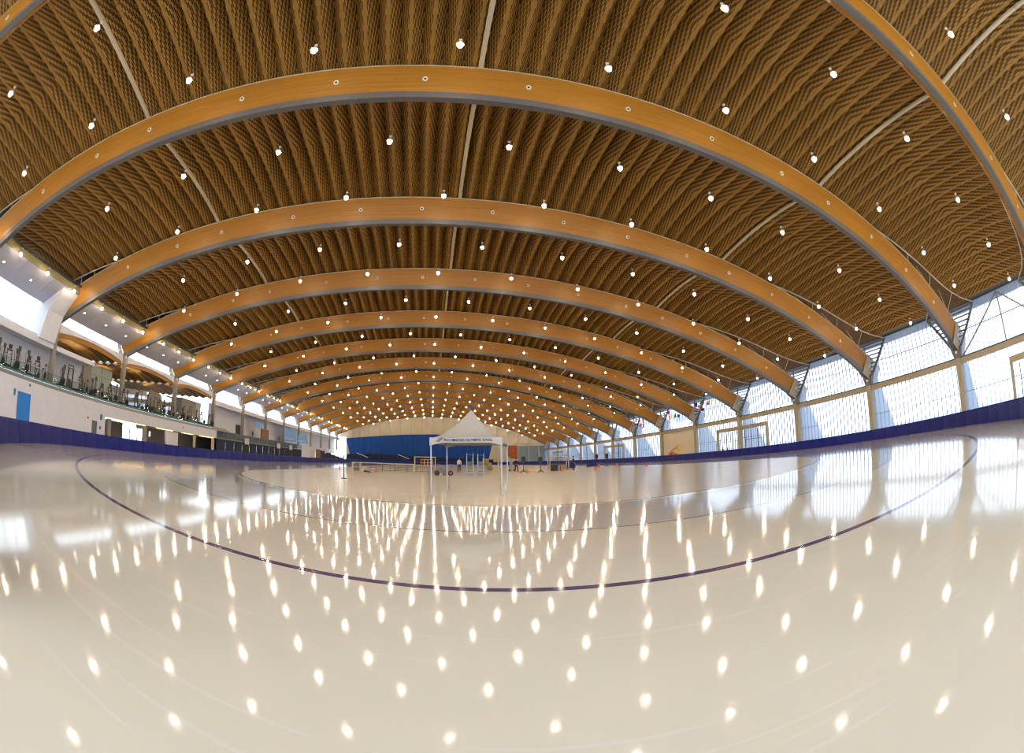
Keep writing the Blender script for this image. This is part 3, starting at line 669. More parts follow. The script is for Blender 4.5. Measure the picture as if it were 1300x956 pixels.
# lower wave ceiling over the gym
for k in range(2, 5):
    mb = MB(); nX, nT = 26, 12; vs = []; 
    for i in range(nX+1):
        x = -41.8*K - i*.85*K
        for j in range(nT+1):
            tt = j/nT; q = 4*tt*(1-tt); vs.append((x, ya(k)+.6+(S-1.2)*tt, (9.75 + .95*q)*K + (.28*K if i % 2 else 0) + .0*i))
    W_ = nT+1; fs = [(i*W_+j, (i+1)*W_+j, (i+1)*W_+j+1, i*W_+j+1) for i in range(nX) for j in range(nT)]
    uvs = [((i*.5, j*1.4), (i*.5+.5, j*1.4), (i*.5+.5, j*1.4+1.4), (i*.5, j*1.4+1.4)) for i in range(nX) for j in range(nT)]
    mb.add(vs, fs, uvs); struct(mb.obj('ceiling_lower', M['wave']))
    # front band of timber along the vault edge
    mb = MB(); vs = []
    for j in range(nT+1):
        tt = j/nT; q = 4*tt*(1-tt); y = ya(k)+.3+(S-.6)*tt; vs += [(XL-.35, y, (9.6+.6*q)*K), (XL-.35, y, (10.12+.6*q)*K)]
    mb.add(vs, [(2*j, 2*j+2, 2*j+3, 2*j+1) for j in range(nT)], [((j*1.4, 0), (j*1.4+1.4, 0), (j*1.4+1.4, .5), (j*1.4, .5)) for j in range(nT)])
    if k in (1, 2, 3, 4):
        o = struct(mb.obj('trim_%d' % (5+k), M['glulam'])); md = o.modifiers.new('t', 'SOLIDIFY'); md.thickness = .12
# clerestory band and soffit per bay
for k in range(0, 14):
    a, b = ya(k)+.5, min(ya(k+1)-.5, 196*K)
    if b-a < 1: continue
    # white band between lower vault and clerestory
    mb = MB(); n = 12; vs = []; zlo = lambda q: (10.1+.6*q) if 2 <= k <= 4 else (8.45 if k <= 1 else 8.9)
    top = 11.02 if 2 <= k <= 4 else (9.0 if k <= 1 else 9.75)
    for j in range(n+1):
        tt = j/n; q = 4*tt*(1-tt); y = a+(b-a)*tt; vs += [(XL, y, zlo(q)*K), (XL, y, top*K)]
    mb.add(vs, [(2*j, 2*j+2, 2*j+3, 2*j+1) for j in range(n)]); o = struct(mb.obj('wall_left_band', M['white'])); md = o.modifiers.new('t', 'SOLIDIFY'); md.thickness = .25
    mb = MB(); mb.add([(XL-.1, ya(k), top*K), (XL-.1, ya(k+1), top*K), (XL-.1, ya(k+1), 12.3*K), (XL-.1, ya(k), 12.3*K)], [(0,1,2,3)])
    o = struct(mb.obj(f'window_{30+k}', M['glass']))
    f = MB()
    for j in range(0, 9): f.box((XL-.12, a+(b-a)*j/8, (top+12.2)/2*K), (.08, .06, (12.2-top)*K))
    f.box((XL-.12, (a+b)/2, 12.15*K), (.12, b-a, .12)); f.obj('window_frame', M['white'], o)
    # soffit: three panels
    for j in range(3):
        ya_, yb = a+(b-a)*j/3, a+(b-a)*(j+1)/3
        mb = MB(); mb.add([(-37.5*K, ya_+.03, 13.7*K), (-37.5*K, yb-.03, 13.7*K), (XL, yb-.03, 12.1*K), (XL, ya_+.03, 12.1*K),
                            (-37.5*K, ya_+.03, 13.8*K), (-37.5*K, yb-.03, 13.8*K), (XL, yb-.03, 12.2*K), (XL, ya_+.03, 12.2*K)], [(0,1,2,3),(7,6,5,4),(0,4,5,1),(1,5,6,2),(2,6,7,3),(3,7,4,0)])
        t = mb.obj('soffit_panel', M['soffit']); tag(t, f'grey soffit panel on the left behind the {an(k)} arch, {nth(j)} of three' if k > 0 else f'grey soffit panel at the far left edge of the view, {nth(j)} of three', 'soffit panel', 'grey soffit panels')
        c = Vector((-39.4*K, (ya_+yb)/2, 12.87*K))
        m2 = MB(); m2.lathe([(.0001,-.02),(.13,-.02),(.15,.02)], n=12, mi=1); m2.lathe([(.15,-.03),(.2,-.03),(.2,.04)], n=12); d = m2.obj('downlight', [M['alu'], M['lampcool']], t); d.location = c; d.rotation_euler = (0, -math.atan2(1.6, 3.8), 0)
    mb = MB(); mb.box((-37.4*K, (a+b)/2, 14.0*K), (.16, b-a, .62*K)); mb.box((-37.2*K, (a+b)/2, 14.45*K), (.3, b-a, .12), mi=1); tag(mb.obj('fascia_board', [M['fascia'], M['darksteel']]), f'yellowish timber fascia along the left soffit behind the {nth(k-1)} arch' if k > 0 else 'yellowish timber fascia at the far left edge of the view', 'fascia', 'timber fascias')
# left wall above gallery, far bays
mb = MB(); mb.box((XB_-.15, 137.5*K, (2.8+9.4)/2*K), (.3, 119*K, 6.6*K)); struct(mb.obj('wall_left_parapet', M['white']))
mb = MB(); mb.box(((XB_+XL)/2, 137.5*K, 9.35*K), (3*K, 119*K, .12)); struct(mb.obj('trim_12', M['white']))
# left columns
for k in range(1, 14):
    y = ya(k); zb = ZB if k < 5 else 4.25*K
    lab = f'grey brown concrete column under the left foot of the {nth(k-1)} arch'
    if k == 1: lab = 'grey brown concrete column at the extreme left edge of the view'
    t = thing('gallery_column', lab, 'column', (XL+.1, y, zb), 0, 'columns along the left gallery')
    mb = MB(); mb.box((0,0,(9.9*K-zb)/2), (.7, .72, 9.9*K-zb), taper=.9); mb.obj('shaft', M['conc2'], t)
    mb = MB(); mb.prism([(-.4, 9.9*K-zb), (.42, 9.9*K-zb), (.5, 11.4*K-zb), (-.1, 11.8*K-zb), (-.5, 11.2*K-zb)], 'y', -.28, .28); mb.obj('bracket', M['plate'], t)
    mb = MB(); mb.tube([(.5,-.36,10.7*K-zb),(.5,-.28,10.7*K-zb)], .17, 12); mb.obj('pin', M['disc'], t)
mb = MB(); pr_ = [(-1.1,8.66),(.7,8.66),(1.0,10.0),(1.5,11.4),(2.6,12.7),(3.6,13.6),(3.3,14.2),(1.6,14.2),(.2,13.4),(-.6,12.2),(-.9,10.6)]
mb.prism([(x*K, z*K) for x, z in pr_], 'y', -1.5*K, 1.15*K); tag(mb.obj('curved_buttress', M['white'], loc=(XL, ya(2)-1.6*K, 0)), 'big white curved column head carrying the left foot of the second arch', 'buttress')
# posters and gallery furniture
def slab(name, label, cat, m, x, pts, th=.08):
    mb = MB(); mb.prism([(y*K, z*K) for y, z in pts], 'x', x, x+th); return tag(mb.obj(name, m), label, cat)
p = slab('banner', 'large sky blue building banner on the far gallery, nearer of the two', 'banner', M['poster'], XL+.5, [(117,4.6),(128.5,4.9),(127.5,7.9),(117,8.1)])
for i in range(9):
    mb = MB(); mb.box((.1, 118.3*K+i*1.05*K, 5.5*K), (.03, .5, .8)); mb.obj('printed_window', M['postergrey'], p, loc=(XL+.5,0,0))
p = slab('banner', 'large sky blue building banner on the far gallery, farther of the two', 'banner', M['poster'], XL+.5, [(130,4.8),(142,4.9),(140,7.9),(130,7.0)])
for i in range(8):
    mb = MB(); mb.box((.1, 131.5*K+i*1.1*K, 5.5*K), (.03, .5, .7)); mb.obj('printed_window', M['postergrey'], p, loc=(XL+.5,0,0))
slab('banner', 'small blue banner hung left of a gallery column', 'banner', M['poster'], XL+.5, [(95.5,6.6),(101,6.5),(100.5,7.9),(95.5,7.8)])
slab('notice_board', 'yellow brown boxed board on the far gallery below the small blue banner', 'board', M['brown'], XL+.7, [(99,4.26),(103.6,4.26),(103.6,6.5),(99,6.5)], .5)
# dark doorway on the far gallery
mb = MB(); mb.box((XB_+.1, 92.8*K, 4.7*K), (.1, 2.7*K, 3.7*K)); struct(mb.obj('door_5', M['black']))
# ------------------------------------------------------------------ gym machines
def treadmill(label, loc, rz):
    t = thing('treadmill', label, 'gym machine', loc, rz, 'treadmills on the balcony')
    mb = MB(); mb.box((0,0,.12), (.75, 1.9, .18)); mb.obj('deck', M['machine'], t)
    mb = MB(); mb.box((0,-.1,.225), (.5, 1.5, .02)); mb.obj('belt', M['black'], t)
    for s in (-1, 1):
        mb = MB(); mb.bar((s*.36,.75,.2), (s*.33,.6,1.35), .07, .1); mb.bar((s*.33,.62,1.12), (s*.33,.05,1.05), .05); mb.obj('upright', M['machine_g'], t)
    mb = MB(); mb.bar((-.36,.58,1.35), (.36,.58,1.35), .28, .12); mb.box((0,.66,1.62), (.5,.06,.36)); mb.obj('console', M['machine'], t)
    mb = MB(); mb.box((0,.62,1.62), (.4,.02,.26)); mb.obj('display', M['screenlit'], t)
    return t
def elliptical(label, loc, rz):
    t = thing('elliptical_trainer', label, 'gym machine', loc, rz, 'elliptical trainers on the balcony')
    mb = MB(); mb.box((0,0,.08), (.6, 1.8, .1)); mb.lathe([(.0001,-.12),(.34,-.12),(.36,0),(.34,.12),(.0001,.12)], (0,0,0), 18)
    v0 = len(mb.v)-5*18; mb.v[v0:] = [(z, .5+y, .5+x) for x, y, z in mb.v[v0:]]; mb.obj('flywheel_housing', M['machine'], t)
    mb = MB(); mb.bar((0,.35,.6), (0,.5,1.6), .12); mb.box((0,.48,1.78), (.42,.08,.42)); mb.obj('mast', M['machine_g'], t)
    for s in (-1, 1):
        mb = MB(); mb.tube([(s*.26,.3,.45),(s*.28,.35,1.1),(s*.26,.15,1.55),(s*.25,.1,1.75)], .03, 6); mb.obj('swing_arm', M['machine'], t)
        mb = MB(); mb.box((s*.2,-.35,.32), (.18,.4,.06)); mb.bar((s*.2,-.3,.3), (s*.2,.5,.42), .06); mb.obj('pedal', M['machine'], t)
    return t
def bike(label, loc, rz):
    t = thing('exercise_bike', label, 'gym machine', loc, rz, 'exercise bikes on the balcony')
    mb = MB(); mb.bar((-.25,-.5,.05), (.25,-.5,.05), .08); mb.bar((-.25,.55,.05), (.25,.55,.05), .08); mb.bar((0,-.5,.08), (0,.55,.08), .08); mb.bar((0,-.3,.1), (0,-.25,.95), .07); mb.bar((0,.3,.1), (0,.42,1.15), .07); mb.obj('frame', M['machine_g'], t)
    mb = MB(); mb.lathe([(.0001,-.06),(.28,-.06),(.3,0),(.28,.06),(.0001,.06)], (0,0,0), 18); mb.v = [(z, .45+y, .42+x) for x, y, z in mb.v]; mb.obj('wheel', M['machine'], t)
    mb = MB(); mb.ball((0,-.25,1.0), .16, 10, sz=.4); mb.obj('saddle', M['black'], t, True)
    mb = MB(); mb.tube([(-.25,.3,1.2),(-.1,.5,1.22),(.1,.5,1.22),(.25,.3,1.2)], .025, 6); mb.box((0,.45,1.35), (.22,.06,.2)); mb.obj('handlebar', M['machine'], t)
    return t
def weight_rack(label, loc, rz):
    t = thing('cable_machine', label, 'gym machine', loc, rz, 'cable machines on the balcony')
    mb = MB()
    for s in (-1, 1): mb.bar((s*.45,0,0), (s*.45,0,2.25), .09)
    mb.bar((-.5,0,2.2), (.5,0,2.2), .09); mb.bar((-.45,.4,.05), (.45,.4,.05), .08); mb.bar((-.45,0,.05), (-.45,.4,.05), .08); mb.bar((.45,0,.05), (.45,.4,.05), .08); mb.obj('frame', M['machine_g'], t)
    mb = MB(); [mb.box((0,0,.2+.07*i), (.34,.16,.055)) for i in range(11)]; mb.obj('weight_stack', M['machine'], t)
    mb = MB(); mb.tube([(0,.12,2.15),(0,.25,1.7)], .012, 5); mb.tube([(-.3,.25,1.66),(0,.27,1.72),(.3,.25,1.66)], .02, 6); mb.obj('pull_bar', M['black'], t)
    return t
mk = {'t': treadmill, 'e': elliptical, 'b': bike, 'c': weight_rack}; proto = {}
seq = 'eteetbtectbebtetbtcebteebtebcetbteet'; nk = {}
KIND = {'t': 'treadmill', 'e': 'elliptical trainer', 'b': 'exercise bike', 'c': 'tall cable machine'}
for row, xx in (('front', -40.15*K), ('back', -42.3*K)):
    for i, c in enumerate(seq[: 34] if row == 'front' else seq[::-1][:23]):
        y = (22.5 + i*(1.5 if row == 'front' else 2.0))*K + random.uniform(-.08,.08)
        if abs((y-Y1)/S - round((y-Y1)/S)) < .06: continue
        if row == 'back' and y > 66*K: continue
        nk[(c,row)] = nk.get((c,row), -1) + 1
        lab = f'black {KIND[c]} in the {row} row behind the balcony glass, {nth(nk[(c,row)])} from left'
        loc = (xx, y, ZF); rz = -PI/2 + random.uniform(-.08,.08) if c != 'c' else PI/2
        if c not in proto: proto[c] = mk[c](lab, loc, rz)
        else: dup(proto[c], loc, rz, lab)
for o in list(COL.objects):
    if o.get('category') == 'gym machine': o.scale = (1.15, 1.0, 1.32)
# ------------------------------------------------------------------ end wall
YEW = 197*K
TOPL = [(-42,12.6),(-36,13.6),(-30,15.4),(-22,17.5),(-14,18.9),(-5,19.7),(3,19.75),(12,19.2),(20,18.0),(28,15.9),(36,13.2),(44,10.4),(52,8.6)]
def topz(xu): return circ(xu*K, 1.6*K)/K if abs(xu) < 48 else 9.0
mb = MB(); xs = [-38.6 + i*(90.2/40) for i in range(41)]
vs = []
for x in xs: vs += [(x*K, YEW, 0.02), (x*K, YEW, (topz(x)+.9)*K)]
mb.add(vs, [(2*j, 2*j+2, 2*j+3, 2*j+1) for j in range(40)]); o = struct(mb.obj('wall_far', M['endpanel'])); md = o.modifiers.new('t', 'SOLIDIFY'); md.thickness = .3
mb = MB(); mb.box((-40*K, YEW, 5.3*K), (3.0*K, .05, 10.4*K)); struct(mb.obj('window_50', M['glass']))
mb = MB(); mb.box((-40*K, YEW+.3, 12.2*K), (3.4*K, .3, 3.4*K)); struct(mb.obj('wall_far_lintel', M['endpanel']))
# the far left wall beyond the gallery is white up to the end wall
for i, x in enumerate([-35.8,-32.3,-28.2,-23.4,-18.6,-14.0,-9.35,-4.7,.2,4.95,9.7,14.4,19.1,23.8,28.5,33.2,38.0,42.8,47.6]):
    h = topz(x)+.6; mb = MB(); mb.box((0,0,h*K/2), (.32, .4, h*K)); o = mb.obj('end_wall_post', M['post']); o.location = (x*K, YEW-.5, 0)
    tag(o, f'cream upright post on the end wall, {nth(i)} from left', 'post', 'cream posts of the end wall')
mb = MB(); mb.box((45*K, YEW-.16, 4.0*K), (14.0*K, .1, 7.6*K)); tag(mb.obj('glazing_panel', M['greyglaze']), 'grey blue glazed panel at the right end of the end wall', 'panel')
mb = MB(); mb.box((35.6*K, YEW-.2, 5.1*K), (4.6*K, .12, 6*K)); tag(mb.obj('mural', M['art']), 'rust red mural panel on the end wall right of the blue curtain', 'mural')
mb = MB(); mb.box((43*K, YEW-.55, 8.8*K), (14.5*K, .15, .3)); mb.obj('trim_13', M['cream'])['kind'] = 'structure'
# curtain
t = thing('blue_curtain', 'huge royal blue curtain hanging across the end wall', 'curtain', (0, YEW-1.6, 0))
mb = MB(); L_ = [(-38.3,9.75),(-30,10.7),(-20,11.7),(-10,12.4),(0,12.7),(10,12.7),(18,12.3),(26.9,11.2)]
n = 80; vs = []
for i in range(n+1):
    x = -38.3 + 65.2*i/n; zt = interp(x, L_); xb = x + (2.2*max(0, 1-i/5) - 2.4*max(0, 1-(n-i)/5)); vs += [(xb*K, .25*math.sin(i*1.9), .7*K), (x*K, .12*math.sin(i*1.9), zt*K)]
mb.add(vs, [(2*j, 2*j+2, 2*j+3, 2*j+1) for j in range(n)]); o = mb.obj('drape', M['curtain'], t); md = o.modifiers.new('t', 'SOLIDIFY'); md.thickness = .04
mb = MB(); mb.tube([(x*K, 0, z*K+.05) for x, z in L_], .1, 6); mb.obj('top_rail', M['darksteel'], t)
# dark bleachers and stair rails under the curtain
for i, (x0, x1, h) in enumerate(((-37,-29.5,3.0),(-29,-21,3.5),(-20.5,-12,3.3),(-11.5,-3,2.9),(-2.5,6,2.6),(6.5,16,2.3),(16.5,26,2.2))):
    t = thing('bleacher', f'dark stepped bleacher block before the blue curtain, {nth(i)} from left', 'bleacher', ((x0+x1)/2*K, YEW-7, 0), 0, 'dark bleachers')
    mb = MB(); w = (x1-x0)*K-.2; ns = 5
    prof = []
    for j in range(ns): prof += [(-4+j*1.0, h*K*(j)/ns), (-4+j*1.0, h*K*(j+1)/ns)]
    prof += [(1, h*K), (1, 0)]
    mb.prism(prof[1:] if prof[0] == prof[1] else prof, 'x', -w/2, w/2); mb.obj('steps', M['navy'], t)
    for s in (-1, 1):
        mb = MB(); mb.tube([(s*w/2, -4, 1.1), (s*w/2, 1, h*K+1.1)], .04, 5)
        for j in range(4): mb.tube([(s*w/2, -4+j*1.5, h*K*(j*1.5)/5), (s*w/2, -4+j*1.5, h*K*(j*1.5)/5+1.1)], .03, 5)
        mb.obj('rail', M['black'], t)
for xa, l in ((-29.8, 'left'), (-12.3, 'right')):
    mb = MB(); mb.bar((xa*K-2.6, YEW-12.1, 4.2), (xa*K+3.2, YEW-12.1, 2.1), .28, .3); tag(mb.obj('stair_rail', M['white']), f'white slanted stair stringer before the blue curtain, {l} one', 'stair rail')
    mb = MB();
# ------------------------------------------------------------------ tent
TL = [Vector((-.04*K,15.6*K,0)), Vector((2.33*K,15.03*K,0)), Vector((2.93*K,17.4*K,0)), Vector((.59*K,17.97*K,0))]
tc = sum(TL, Vector())/4; tent = thing('canopy_tent', 'cream peaked canopy tent on four metal legs at the rink centre', 'tent', (tc.x, tc.y, 0))
cs = [p - Vector((tc.x, tc.y, 0)) for p in TL]
HE, HV, HP = 2.36, 2.16, 3.66
for p in cs:
    mb = MB(); mb.box((p.x,p.y,HE/2+.02), (.055,.055,HE-.04)); mb.box((p.x,p.y,1.55), (.075,.075,.12)); lg = mb.obj('leg', M['alu'], tent)
    mb = MB(); mb.box((p.x,p.y,.03), (.16,.16,.035)); mb.obj('foot_plate', M['alu'], lg)
mb = MB(); n = 16; m = 8; vs = []
for i in range(n+1):                                # roof: rings from eave square to the peak, concave profile
    f = i/n; zz = HE + (HP-HE)*(f**1.55)
    for a in range(4):
        p, q = cs[a]*1.03, cs[(a+1) % 4]*1.03
        for j in range(m):
            e = p.lerp(q, j/m); vs.append((e.x*(1-f*.985), e.y*(1-f*.985), zz))
M4 = 4*m; fs = [(i*M4+k, i*M4+(k+1) % M4, (i+1)*M4+(k+1) % M4, (i+1)*M4+k) for i in range(n) for k in range(M4)]
mb.add(vs, fs); can = mb.obj('canopy', M['canvas'], tent, True); md = can.modifiers.new('t', 'SOLIDIFY'); md.thickness = .01
for a in range(4):                                  # valances with arched lower edge
    p, q = cs[a]*1.035, cs[(a+1) % 4]*1.035; mb = MB(); vs = []
    for j in range(13):
        e = p.lerp(q, j/12); drop = .20 + .12*max(0, abs(j/6-1)-.7)/.3
        vs += [(e.x, e.y, HE-drop), (e.x, e.y, HE+.02)]
    mb.add(vs, [(2*j, 2*j+2, 2*j+3, 2*j+1) for j in range(12)]); o = mb.obj('valance', M['canvas'], tent); md = o.modifiers.new('t', 'SOLIDIFY'); md.thickness = .01
mb = MB(); mb.tube([(0,0,HP-.08),(0,0,HP+.12)], .012, 5); mb.add([(-.06,0,HP+.26),(.03,.0,HP+.25),(.10,.05,HP-.02),(.02,.02,HP+.0),(-.05,-.03,HP+.10)], [(0,1,2,3,4)]); mb.add([(-.06,.05,HP+.22),(.0,.07,HP+.24),(.08,.0,HP+.03),(-.03,.05,HP+.06)], [(0,1,2,3)])
o = mb.obj('pennant', M['tentblue'], tent); md = o.modifiers.new('t', 'SOLIDIFY'); md.thickness = .012; o['label'] = 'small drooping blue pennant'
# writing on the front valance
d = (cs[1]-cs[0]).normalized(); nrm = Vector((d.y, -d.x, 0)); ang = math.atan2(d.y, d.x)
cu = bpy.data.curves.new('lettering', 'FONT'); cu.body = 'RICHMOND OLYMPIC OVAL'; cu.size = .15; cu.extrude = .002; cu.offset = .003; cu.align_x = 'CENTER'; cu.space_character = 1.05
tmp = bpy.data.objects.new('tmp_txt', cu); COL.objects.link(tmp); bpy.context.view_layer.update()
me = bpy.data.meshes.new_from_object(tmp.evaluated_get(bpy.context.evaluated_depsgraph_get())); bpy.data.objects.remove(tmp)
lo = bpy.data.objects.new('lettering', me); COL.objects.link(lo); lo.parent = tent; me.materials.clear(); me.materials.append(M['tentblue'])
mid = (cs[0]+cs[1])/2*1.035 + nrm*.02; lo.location = (mid.x + d.x*.12, mid.y + d.y*.12, HE-.135); lo.rotation_euler = (PI/2, 0, ang); lo['label'] = 'dark blue capital lettering'
mb = MB()
for k2, (w0, w1, zz) in enumerate(((0,.36,0),(.05,.42,-.035))):
    vs = []
    for j in range(11):
        f = j/10; x = w0+(w1-w0)*f; z = .05*math.sin(f*2*PI*.8-2.2)+zz+.06*f; th = .018*math.sin(PI*f)+.002; vs += [(x, 0, z-th), (x, 0, z+th)]
    mb.add(vs, [(2*j, 2*j+2, 2*j+3, 2*j+1) for j in range(10)])
st = cs[0]*1.035 + d*.24 + nrm*.02; o = mb.obj('logo_swoosh', M['tentblue'], tent); o.location = (st.x, st.y, HE-.09); o.rotation_euler = (0,0,ang); o['label'] = 'dark blue double swoosh emblem'
# ------------------------------------------------------------------ infield things
cone0 = None
for i, (x, y, l) in enumerate(((-9.37,44.5,'orange cone at the far left beside the dark post'),(-5.1,40.3,'small orange cone before the long low rail'),
        (8.28,42.8,'orange cone left of the first padded stand foot'),(9.01,41.9,'orange cone between the two padded stands'),(13.0,43.9,'orange cone beside the dark crate in the timber frame'),
        (15.2,40.1,'orange cone nearest the right hand group of stands'),(20.36,52.4,'orange cone by the foot of the twin black boards'),(21.16,48.6,'orange cone beside the tall dark mast'),(21.16,41.0,'lone orange cone farthest right on the infield'))):
    if cone0 is None:
        cone0 = thing('traffic_cone', l, 'cone', (x*K,y*K,.002), 0, 'orange cones on the infield')
        mb = MB(); mb.box((0,0,.02), (.3,.3,.04)); mb.obj('base', M['orange'], cone0)
        mb = MB(); mb.lathe([(.12,.04),(.03,.48),(.0001,.49)], n=14); mb.obj('cone_body', M['orange'], cone0, True)
    else: dup(cone0, (x*K,y*K,.002), random.random(), l)
def post(name, label, x, y, h, m, r=.04):
    t = thing(name, label, 'post', (x*K, y*K, 0)); mb = MB(); mb.tube([(0,0,.03),(0,0,h)], r, 8); mb.obj('pole', M[m], t)
    mb = MB(); mb.lathe([(.22,0),(.22,.03),(.05,.06),(.0001,.06)], n=14); mb.obj('base', M['black'], t); return t
post('marker_post', 'slim dark post standing on the ice line at left', -5.08, 25.3, 1.58, 'black', .035)
post('mast', 'tall dark mast with a heavy foot among the right stands', 22.04, 49.9, 3.45, 'black', .05)
post('mast', 'tall dark mast near the navy crates at the right', 20.23, 56.4, 3.4, 'black', .05)
def frame_box(name, label, cat, x0, x1, y, h, m, inner=None, depth=.9, netm=None):
    w = (x1-x0)*K; t = thing(name, label, cat, ((x0+x1)/2*K, y*K, 0))
    mb = MB()
    for s in (-1, 1):
        for dd in (0, depth): mb.bar((s*w/2,dd,0), (s*w/2,dd,h), .09)
        mb.bar((s*w/2,0,h), (s*w/2,depth,h), .07); mb.bar((s*w/2,0,.1), (s*w/2,depth,.1), .07)
    mb.bar((-w/2,0,h), (w/2,0,h), .09); mb.bar((-w/2,depth,h), (w/2,depth,h), .07); mb.obj('frame', M[m], t)
    if netm:
        mb = MB(); 
        for i in range(9): mb.tube([(-w/2+w*i/8, depth, h*.98),(-w/2+w*i/8, depth, .05)], .012, 4)
        for i in range(7): mb.tube([(-w/2, depth, .1+h*.9*i/6),(w/2, depth, .1+h*.9*i/6)], .012, 4)
        mb.obj('net', M[netm], t)
    return t, w
t, w = frame_box('goal_frame', 'pale timber goal frame holding orange timber racks, left of the tent', 'frame', -1.75, .3, 44.5, 1.85, 'timber', netm='net')
for a, b in ((-.45,-.1),(-.05,.3),(.35,.9)):
    mb = MB(); 
    for q in (a, b): mb.bar((q,.5,.75), (q,.5,1.6), .07)
    for z in (.8,1.15,1.55): mb.bar((a,.5,z), (b,.5,z), .06)
    mb.obj('orange_rack', M['timber_o'], t)
mb = MB(); mb.bar((-w/2,.3,.75), (w/2,.3,.75), .5, .06); mb.obj('shelf', M['timber'], t)
t, w = frame_box('long_rail', 'long low pale rail with grey green mesh along the left infield', 'rail', -8.2, -1.9, 45.2, .95, 'post', depth=.25, netm='net')
for i in range(5):
    mb = MB(); mb.bar((-w/2+w*(i+.5)/5,0,0), (-w/2+w*(i+.5)/5,0,.95), .05); mb.obj('upright', M['darksteel'], t)
t = thing('mesh_crate', 'olive mesh crate with stuffed top at the left end of the long rail', 'crate', (-6.75*K, 39.6*K, 0)); 
mb = MB(); [mb.bar((sx*.38,sy*.3,0),(sx*.38,sy*.3,1.0), .06) for sx in (-1,1) for sy in (-1,1)]; [mb.bar((-.38,sy*.3,z),(.38,sy*.3,z), .05) for sy in (-1,1) for z in (.08,.5,.98)]; mb.obj('frame', M['post'], t)
mb = MB(); mb.box((0,0,.45), (.68,.54,.7)); mb.ball((-.1,0,.9), .2, 10); mb.ball((.15,.05,.88), .17, 10); mb.obj('load', M['net'], t)
mb = MB(); mb.ball((0,0,.12), .16, 10, sz=.75); mb.ball((.3,-.2,.1), .13, 10, sz=.75); mb.box((.5,-.25,.05), (.35,.12,.07), .4); tag(mb.obj('kit_bag', M['black'], loc=(-5.95*K, 39.3*K, 0)), 'small dark kit bag on the infield right of the mesh crate', 'bag')
def rack(label, x0, x1, y, h, lit):
    w = (x1-x0)*K; t = thing('ladder_rack', label, 'rack', ((x0+x1)/2*K, y*K, 0)); mb = MB()
    for s in (-1, 1):
        for dd in (0,.55): mb.bar((s*w/2,dd,0), (s*w/2,dd,h if dd == 0 else h*.8), .06)
    mb.obj('uprights', M['alu'], t)
    for z in (.12,.4,.68,1.0): 
        mb = MB(); mb.box((0,.27,z), (w,.55,.05)); mb.obj('shelf', M['steel'], t)
    mb = MB(); mb.box((0,.3,1.22), (w*.8,.4,.34)); mb.obj('stacked_load', M[lit], t)
    mb = MB(); mb.tube([(-w/2,0,h*.93),(w/2,0,h*.93)], .02, 6); mb.obj('top_bar', M['alu'], t)
rack('left of two grey ladder racks under the tent, loaded with a box', 2.82, 3.34, 36.5, 2.17, 'net')
rack('right of two grey ladder racks seen under the tent', 3.72, 4.19, 36.4, 2.14, 'steel')
t, w = frame_box('goal_frame', 'pale timber goal frame with a gold bundle, right half of the tent view', 'frame', 5.6, 7.25, 48.5, 1.65, 'timber', netm=None)
mb = MB()
for i in range(9): mb.ball((-.35+random.uniform(-.3,.35), .45+random.uniform(-.2,.2), .45+.12*i), .28, 8)
mb.obj('bundle', M['rubble'], t)
t, w = frame_box('goal_frame', 'pale timber frame leaning open at the far right of the crates', 'frame', 12.1, 14.15, 45.2, 1.8, 'timber', netm='net')
mb = MB(); mb.box((-.6,.4,.4), (.9,.6,.8)); mb.obj('dark_crate', M['black'], t)
mb = MB(); mb.box((.65,.4,.45), (.8,.5,.55)); mb.box((.65,.4,.1), (.95,.6,.1)); mb.obj('barrow', M['rubble'], t)
t = thing('floor_machine', 'low wheeled ice machine with red rimmed tyres under the tent', 'machine', (.8*K, 35.9*K, 0), .1)
mb = MB(); mb.box((0,0,.42), (1.3,.6,.3)); mb.box((-.35,0,.68), (.5,.5,.25)); mb.obj('chassis', M['steel'], t)
mb = MB(); mb.box((.25,-.1,.2), (.5,.5,.35)); mb.obj('tool_box', M['brown'], t)
for x, m in ((-.55,'black'),(.75,'red')):
    mb = MB(); mb.lathe([(.0001,-.09),(.2,-.09),(.25,-.05),(.25,.05),(.2,.09),(.0001,.09)], n=16); mb.v = [(x+a, -.32+c, .25+b) for a, b, c in mb.v]; wh = mb.obj('wheel', M['black'], t)
    mb = MB(); mb.lathe([(.0001,0),(.13,0),(.13,.03),(.0001,.03)], n=12); mb.v = [(x+a, -.42-c, .25+b) for a, b, c in mb.v]; mb.obj('hub', M[m], wh)
mb = MB(); mb.tube([(.6,-.2,.55),(.65,-.2,1.08),(1.05,-.2,1.08),(1.1,-.2,.1)], .03, 6); mb.obj('handle', M['alu'], t)
mb = MB(); mb.tube([(-.75,0,.6),(-.8,0,1.05),(-.1,0,1.05),(-.15,0,.7)], .03, 6); mb.obj('guard_rail', M['alu'], t)
t = thing('snow_machine', 'cream boxed machine with a curved hooded arm beside the dark clothed person', 'machine', (8.9*K, 50*K, 0))
mb = MB(); mb.box((0,0,.3), (1.1,.8,.5)); mb.box((0,0,.62), (.9,.7,.12)); mb.obj('body', M['canvas'], t)
mb = MB(); mb.tube([(-.1,0,.6),(-.05,0,1.2),(-.25,0,1.7),(-.55,0,1.95),(-.75,0,1.9)], [.25,.2,.16,.12,.08], 10); mb.obj('hooded_arm', M['canvas'], t, True)
for x in (-.35,.35):
    mb = MB(); mb.lathe([(.0001,-.08),(.14,-.08),(.14,.08),(.0001,.08)], n=12); mb.v = [(x+a, -.4+c, .14+b) for a, b, c in mb.v]; mb.obj('wheel', M['black'], t)
